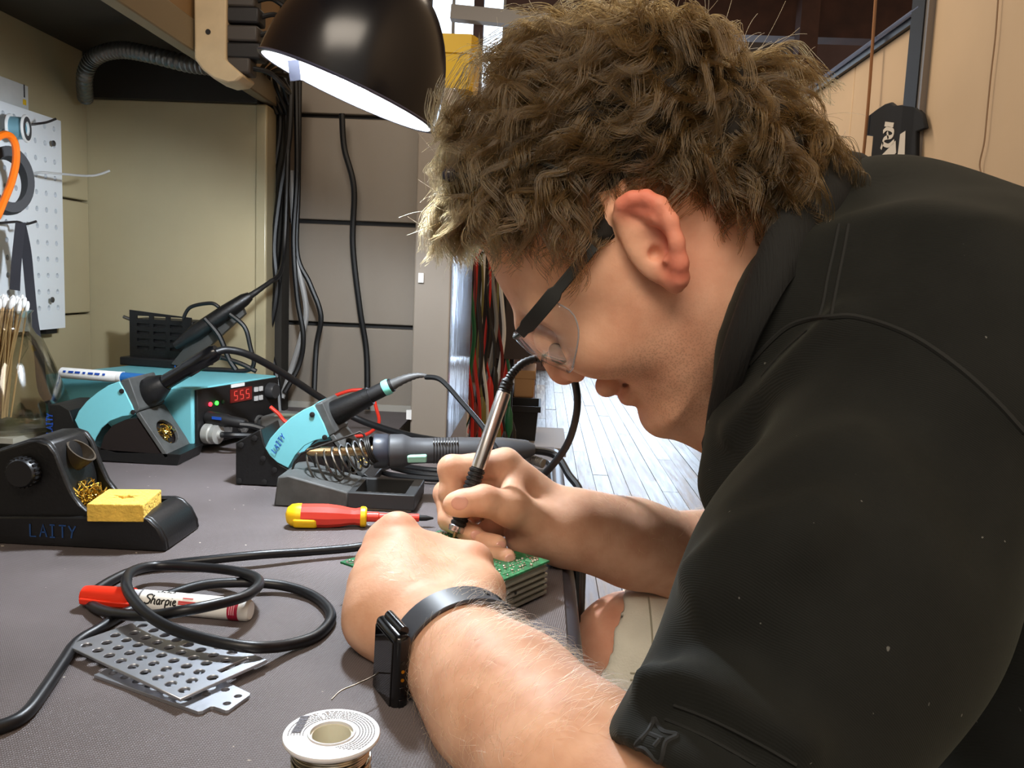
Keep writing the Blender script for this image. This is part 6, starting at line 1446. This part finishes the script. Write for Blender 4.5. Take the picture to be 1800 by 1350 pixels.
# bend with the skull: pull outer part back towards the centre line of the head
ctr = np.array([PY(1120, 330, YH)]); 
curv = (s_ ** 2 / (2 * .10)); guide -= nor[:, None] * curv[..., None]
offs = rs.normal(size=(NL, NC, 2)) * .0030; clump = (1.15 - .75 * np.sin(t * math.pi * .62))[None, None, :, None]
fr = rs.normal(size=(NL, NC, KP, 3)) * .00020 * (1 + 2.2 * t[None, None, :, None] ** 2); fr = np.cumsum(fr, 2) * .8
lenv = rs.uniform(.78, 1.12, (NL, NC))[..., None]
S = guide[:, None] + (sdv_[:, None, None] * offs[..., 0][..., None, None] + g[:, None, None] * offs[..., 1][..., None, None] * 1.2) * clump + fr
S = S[:, :, :1] + (S - S[:, :, :1]) * lenv[..., None]
S = S.reshape(-1, KP, 3)
HM = hair_mat('brown_hair', rgb(28, 20, 8), rgb(74, 55, 27))
make_curves('hair_locks', S, np.linspace(.00019, .00009, KP), HM, hairb)
# loose fly-away curls round the outline
NF = 900; fi = rs.choice(len(QHr), NF, p=ar / ar.sum()); r0 = cen[fi]; n0 = NHr[QHr[fi]].mean(1); n0 /= np.linalg.norm(n0, axis=1)[:, None]
g0 = flow(r0, n0) + rs.normal(size=(NF, 3)) * .6; L0 = rs.uniform(.012, .028, NF)[:, None]; c0 = np.cross(n0, g0); c0 /= np.linalg.norm(c0, axis=1)[:, None]
sc0 = np.clip(poly_sd(r0[:, [0, 2]], MASKP) / .03, .2, 1)[:, None]; fr0 = np.clip((PY(900, 400, YH)[0] - r0[:, 0]) / .05, 0, 1)[:, None]; L0 = L0 * sc0 * (1 + .35 * fr0)
th = rs.uniform(1.5, 4.5, (NF, 1)) * t[None]; rr = L0 / 3.2
S = r0[:, None] + n0[:, None] * ((rs.uniform(.35, .62, (NF, 1)) * L0 * t[None] + rr * (1 - np.cos(th)) * .6))[..., None] + g0[:, None] * (L0 * .6 * t[None])[..., None] + c0[:, None] * (rr * np.sin(th) * rs.choice((-1, 1), (NF, 1)))[..., None]
make_curves('flyaway_hair', S, np.linspace(.00013, .00007, KP), hair_mat('light_brown_hair', rgb(84, 66, 40), rgb(128, 104, 68)), hairb)
# hair on arms
def arm_hair(name, V, Q, sel, dirv, n, lmin, lmax, seed):
    rs = np.random.RandomState(seed); N_ = normals(V, Q); ids = np.where(sel)[0]; ids = rs.choice(ids, n); r0 = V[ids]; n0 = N_[ids]
    dv = arr(dirv)[None] + rs.normal(size=(n, 3)) * .35; dv = dv - n0 * (dv * n0).sum(1)[:, None]; dv /= np.linalg.norm(dv, axis=1)[:, None]
    L = rs.uniform(lmin, lmax, (n, 1)); t = np.linspace(0, 1, 6)
    S = r0[:, None] + dv[:, None] * (L * t[None])[..., None] + n0[:, None] * (L * .42 * np.sin(t * 2.0)[None] * rs.uniform(.3, 1, (n, 1)))[..., None] + np.cross(n0, dv)[:, None] * (L * .25 * (t ** 2)[None] * rs.normal(size=(n, 1)))[..., None]
    return make_curves(name, S, np.linspace(.00007, .00003, 6), MATS_H, body)
MATS_H = hair_mat('blond_arm_hair', rgb(205, 168, 110), rgb(240, 215, 160), .4)
aL = nrm(LWR - LEL); tt = (VL - LEL) @ aL / np.linalg.norm(LWR - LEL); NLv = normals(VL, QL); selL = (tt > .05) & (tt < .9) & (VL[:, 1] > .37) & (NLv[:, 2] > -.25)
arm_hair('arm_hair', VL, QL, selL, aL * -.2 + arr((.75, .45, .1)), 2600, .008, .017, 5)
dors = (np.linalg.norm(VL - PY(735, 1030, .585), axis=1) < .034) & (NLv[:, 2] > .2)
arm_hair('hand_hair', VL, QL, dors, arr((-.6, .3, .0)), 200, .006, .012, 6)
near_w = (np.linalg.norm(VL - PY(850, 1085, .53), axis=1) < .03) & (NLv[:, 2] > -.1); arm_hair('wrist_hair', VL, QL, near_w, arr((.6, .6, .4)), 300, .012, .022, 8)
aR = nrm(RFM - RWR); tt = (VR - RWR) @ aR / np.linalg.norm(RFM - RWR); NRv = normals(VR, QR); selR = (tt > .05) & (tt < 1.2) & (NRv[:, 2] > -.1)
arm_hair('arm_hair', VR, QR, selR, -aR * .5 + arr((0, .2, .6)), 1500, .005, .011, 7)
# eyebrow
be = np.stack([PY(918 + 34 * a, 566 - 22 * a, YH - .012 - .034 * a) for a in rs.rand(170)]); nb = np.tile(FF, (170, 1)); t6 = np.linspace(0, 1, 6)
S = be[:, None] + (rs.normal(size=(170, 1, 3)) * .0016) + FF[None, None] * (.003 + .003 * np.sin(t6 * 3))[None, :, None] + arr((.4, -.8, .5))[None, None] * (.008 * t6)[None, :, None]
make_curves('eyebrow', S, np.linspace(.00009, .00004, 6), HM, body)

# ---------------------------------------------------------------- glasses, headband, watch
LENS = glass('clear_lens', rgb(246, 247, 248), .02)
for n_ in LENS.node_tree.nodes:
    if n_.type == 'MAP_RANGE': n_.inputs['To Min'].default_value = .025; n_.inputs['To Max'].default_value = .32
gl = thing('safety_glasses', "clear safety glasses with black temples on the man's face", 'glasses', PY(960, 600, .55))
TP = cr([PY(1044, 432, .508), PY(1020, 462, .507), PY(980, 510, .507), PY(945, 552, .511), PY(915, 586, .524)], 6)
FRM = mat('frame_black', rgb(26, 28, 27), .5)
for sgn in (1, -1):
    f2 = (lambda p: p) if sgn == 1 else (lambda p: arr((p[0], 2 * YH - p[1], p[2])))
    pts = [f2(p) for p in TP]; N_ = len(pts); mb = MB(); V = []
    for i, p in enumerate(pts):
        tg = nrm(pts[min(i + 1, N_ - 1)] - pts[max(i - 1, 0)]); yv = arr((0, 1, 0)); wv = nrm(np.cross(tg, yv)); yv = np.cross(wv, tg)
        w = .0034 if i < N_ * .52 else (.0048 if i < N_ * .85 else .0036); th_ = .0011 if i < N_ * .52 else .0016
        V += [p + wv * w + yv * th_, p - wv * w + yv * th_, p - wv * w - yv * th_, p + wv * w - yv * th_]
    mb.add(V, [(i * 4 + k, i * 4 + (k + 1) % 4, i * 4 + 4 + (k + 1) % 4, i * 4 + 4 + k) for i in range(N_ - 1) for k in range(4)] + [(3, 2, 1, 0), tuple((N_ - 1) * 4 + k for k in range(4))]).build('temple', FRM, gl, smooth=30, bevel=.0005)
    # lens grid: columns from nose to side, rows brow to cheek
    cols = [[(916, 586, .583), (955, 616, .583), (995, 648, .583)], [(906, 590, .560), (938, 622, .560), (998, 654, .562)], [(908, 592, .538), (945, 622, .537), (1003, 653, .542)], [(930, 576, .519), (985, 604, .518), (1008, 645, .524)], [(978, 532, .511), (1006, 550, .511), (1017, 580, .511), (1014, 612, .513), (1006, 646, .520)]]
    grid = [[cr([f2(PY(*q)) for q in c], 20)[int(round(k * (len(c) - 1) * 2))] for k in range(11)] for c in cols]; rows = list(zip(*grid)); G2 = [cr(list(r), 4) for r in rows]; nr, nc = len(G2), len(G2[0])
    mb = MB(); mb.add([p for r in G2 for p in r], [(i * nc + j, i * nc + j + 1, (i + 1) * nc + j + 1, (i + 1) * nc + j) for i in range(nr - 1) for j in range(nc - 1)])
    ln = mb.build('lens', LENS, gl, smooth=80, fix=False); md = ln.modifiers.new('t', 'SOLIDIFY'); md.thickness = .0018; md.offset = 0
    rim = [G2[0][j] for j in range(nc)] + [G2[i][nc - 1] for i in range(1, nr)] + [G2[nr - 1][j] for j in range(nc - 2, -1, -1)]
    MB().tube(rim, .0005, 6).build('lens_edge', mat('lens_edge_grey', rgb(190, 190, 194), .15, trans=.6), gl)
    MB().tube([G2[0][j] for j in range(2, nc - 3)], .0016, 8).build('brow_bar', FRM, gl)
    p = f2(PY(981, 622, .538)); MB().ell(p, (.0055, .0028, .0075), (nrm((.8, 0, .6)), (0, 1, 0), nrm((-.6, 0, .8))), 14, 10).build('nose_pad', mat('pad_black', rgb(16, 17, 22), .3), gl)
MB().tube([PY(910, 589, .583), PY(907, 588, .59), arr((PY(910, 589, .583)[0], .597, PY(910, 589, .583)[2]))], .0022, 8).build('bridge', LENS, gl)
trh = bvh(VHr, QHr)
pts, nn = on(trh, [(838, 309), (860, 307), (885, 305), (915, 303), (950, 302), (985, 301), (1015, 300)], .009)
hbn = thing('headband', 'thin black wire headband pushed into the curly hair', 'headband', pts[0])
MB().tube(cr(pts, 6), .0016, 8).build('band', FRM, hbn)
p = pts[0] + arr((-.010, -.002, .0)); MB().ell(p, (.005, .004, .0045), None, 14, 10).build('end_knob', mat('knob_blue_black', rgb(30, 32, 52), .12), hbn); MB().tube([pts[0], p], .002, 8).build('knob_neck', FRM, hbn)
# watch
axw = nrm(LWR - LEL); sdw = nrm(np.cross(axw, (0, 0, 1))); upw = np.cross(sdw, axw); upw = upw if upw[2] > 0 else -upw; WC = LWR - axw * .007
wt = thing('wristwatch', 'black digital wristwatch with rubber strap on the left wrist', 'watch', WC)
V = []; NB = 48; trL = bvh(VL, QL); RB = []
for i in range(NB):
    a = 2 * math.pi * i / NB; dr = sdw * math.cos(a) + upw * math.sin(a); rr = []
    for w in (-.0105, 0, .0105):
        h_ = trL.ray_cast(Vector(WC + axw * w + dr * .09), Vector(-dr)); rr.append(.09 - h_[3] if h_[0] is not None else .033)
    RB.append(max(rr))
RB = arr(RB)
for _ in range(3): RB = np.maximum(RB, (np.roll(RB, 1) + np.roll(RB, -1)) / 2)
RB = RB + .0008
for i in range(NB):
    a = 2 * math.pi * i / NB; nv = sdw * math.cos(a) + upw * math.sin(a); r1 = nv * RB[i]
    for w, tk in ((-.0105, 0), (.0105, 0), (.0105, .0024), (-.0105, .0024)): V.append(WC + r1 + nv * tk + axw * w)
SA = RB[NB // 2]
Fq = [(i * 4 + k, i * 4 + (k + 1) % 4, ((i + 1) % NB) * 4 + (k + 1) % 4, ((i + 1) % NB) * 4 + k) for i in range(NB) for k in range(4)]
STR = mat('grey_black_strap', rgb(56, 58, 64), .45)
MB().add(V, Fq).build('strap', STR, wt, smooth=30, bevel=.0006)
for a in (1.05, .82, .6):
    nv = sdw * math.cos(a) + upw * math.sin(a); r1 = nv * RB[int(round(a / 2 / math.pi * NB))]; tg = np.cross(axw, nv)
    MB().box(WC + r1 + nv * .0024, (.0028, .0014, .0005), (axw, tg, nv)).build('strap_hole', BLACKM, wt)
CN = -sdw; CCn = WC + CN * (SA + .0025) + axw * .001
CAS = mat('watch_black', rgb(14, 14, 16), .18)
MB().box(CCn, (.0175, .0255, .0055), (axw, upw, CN)).build('case', CAS, wt, bevel=.004, seg=4)
MB().box(CCn + CN * .0056, (.014, .021, .0006), (axw, upw, CN)).build('screen', mat('watch_glass', rgb(8, 8, 10), .05), wt, bevel=.0004)
for s1 in (-1, 1):
    MB().tube([CCn + upw * s1 * .0262 - axw * .012 - CN * .002, CCn + upw * s1 * .0262 + axw * .012 - CN * .002], .0032, 12).build('lug', CAS, wt)
for k, c_ in enumerate((rgb(60, 60, 60), rgb(200, 140, 40), rgb(200, 140, 40), rgb(60, 60, 60))):
    MB().lathe([(.0011, 0), (.0011, .0004)], CCn - axw * .0176 + upw * (.0085 - .0055 * k) , -axw, 10).build('contact_pin', mat('pin_%d' % (k % 3), c_, .3, .8), wt)
for k in (-.010, -.018): MB().box(CCn - axw * .0176 + upw * k, (.0008, .003, .0018), (axw, upw, CN)).build('side_button', BLACKG, wt, bevel=.0005)
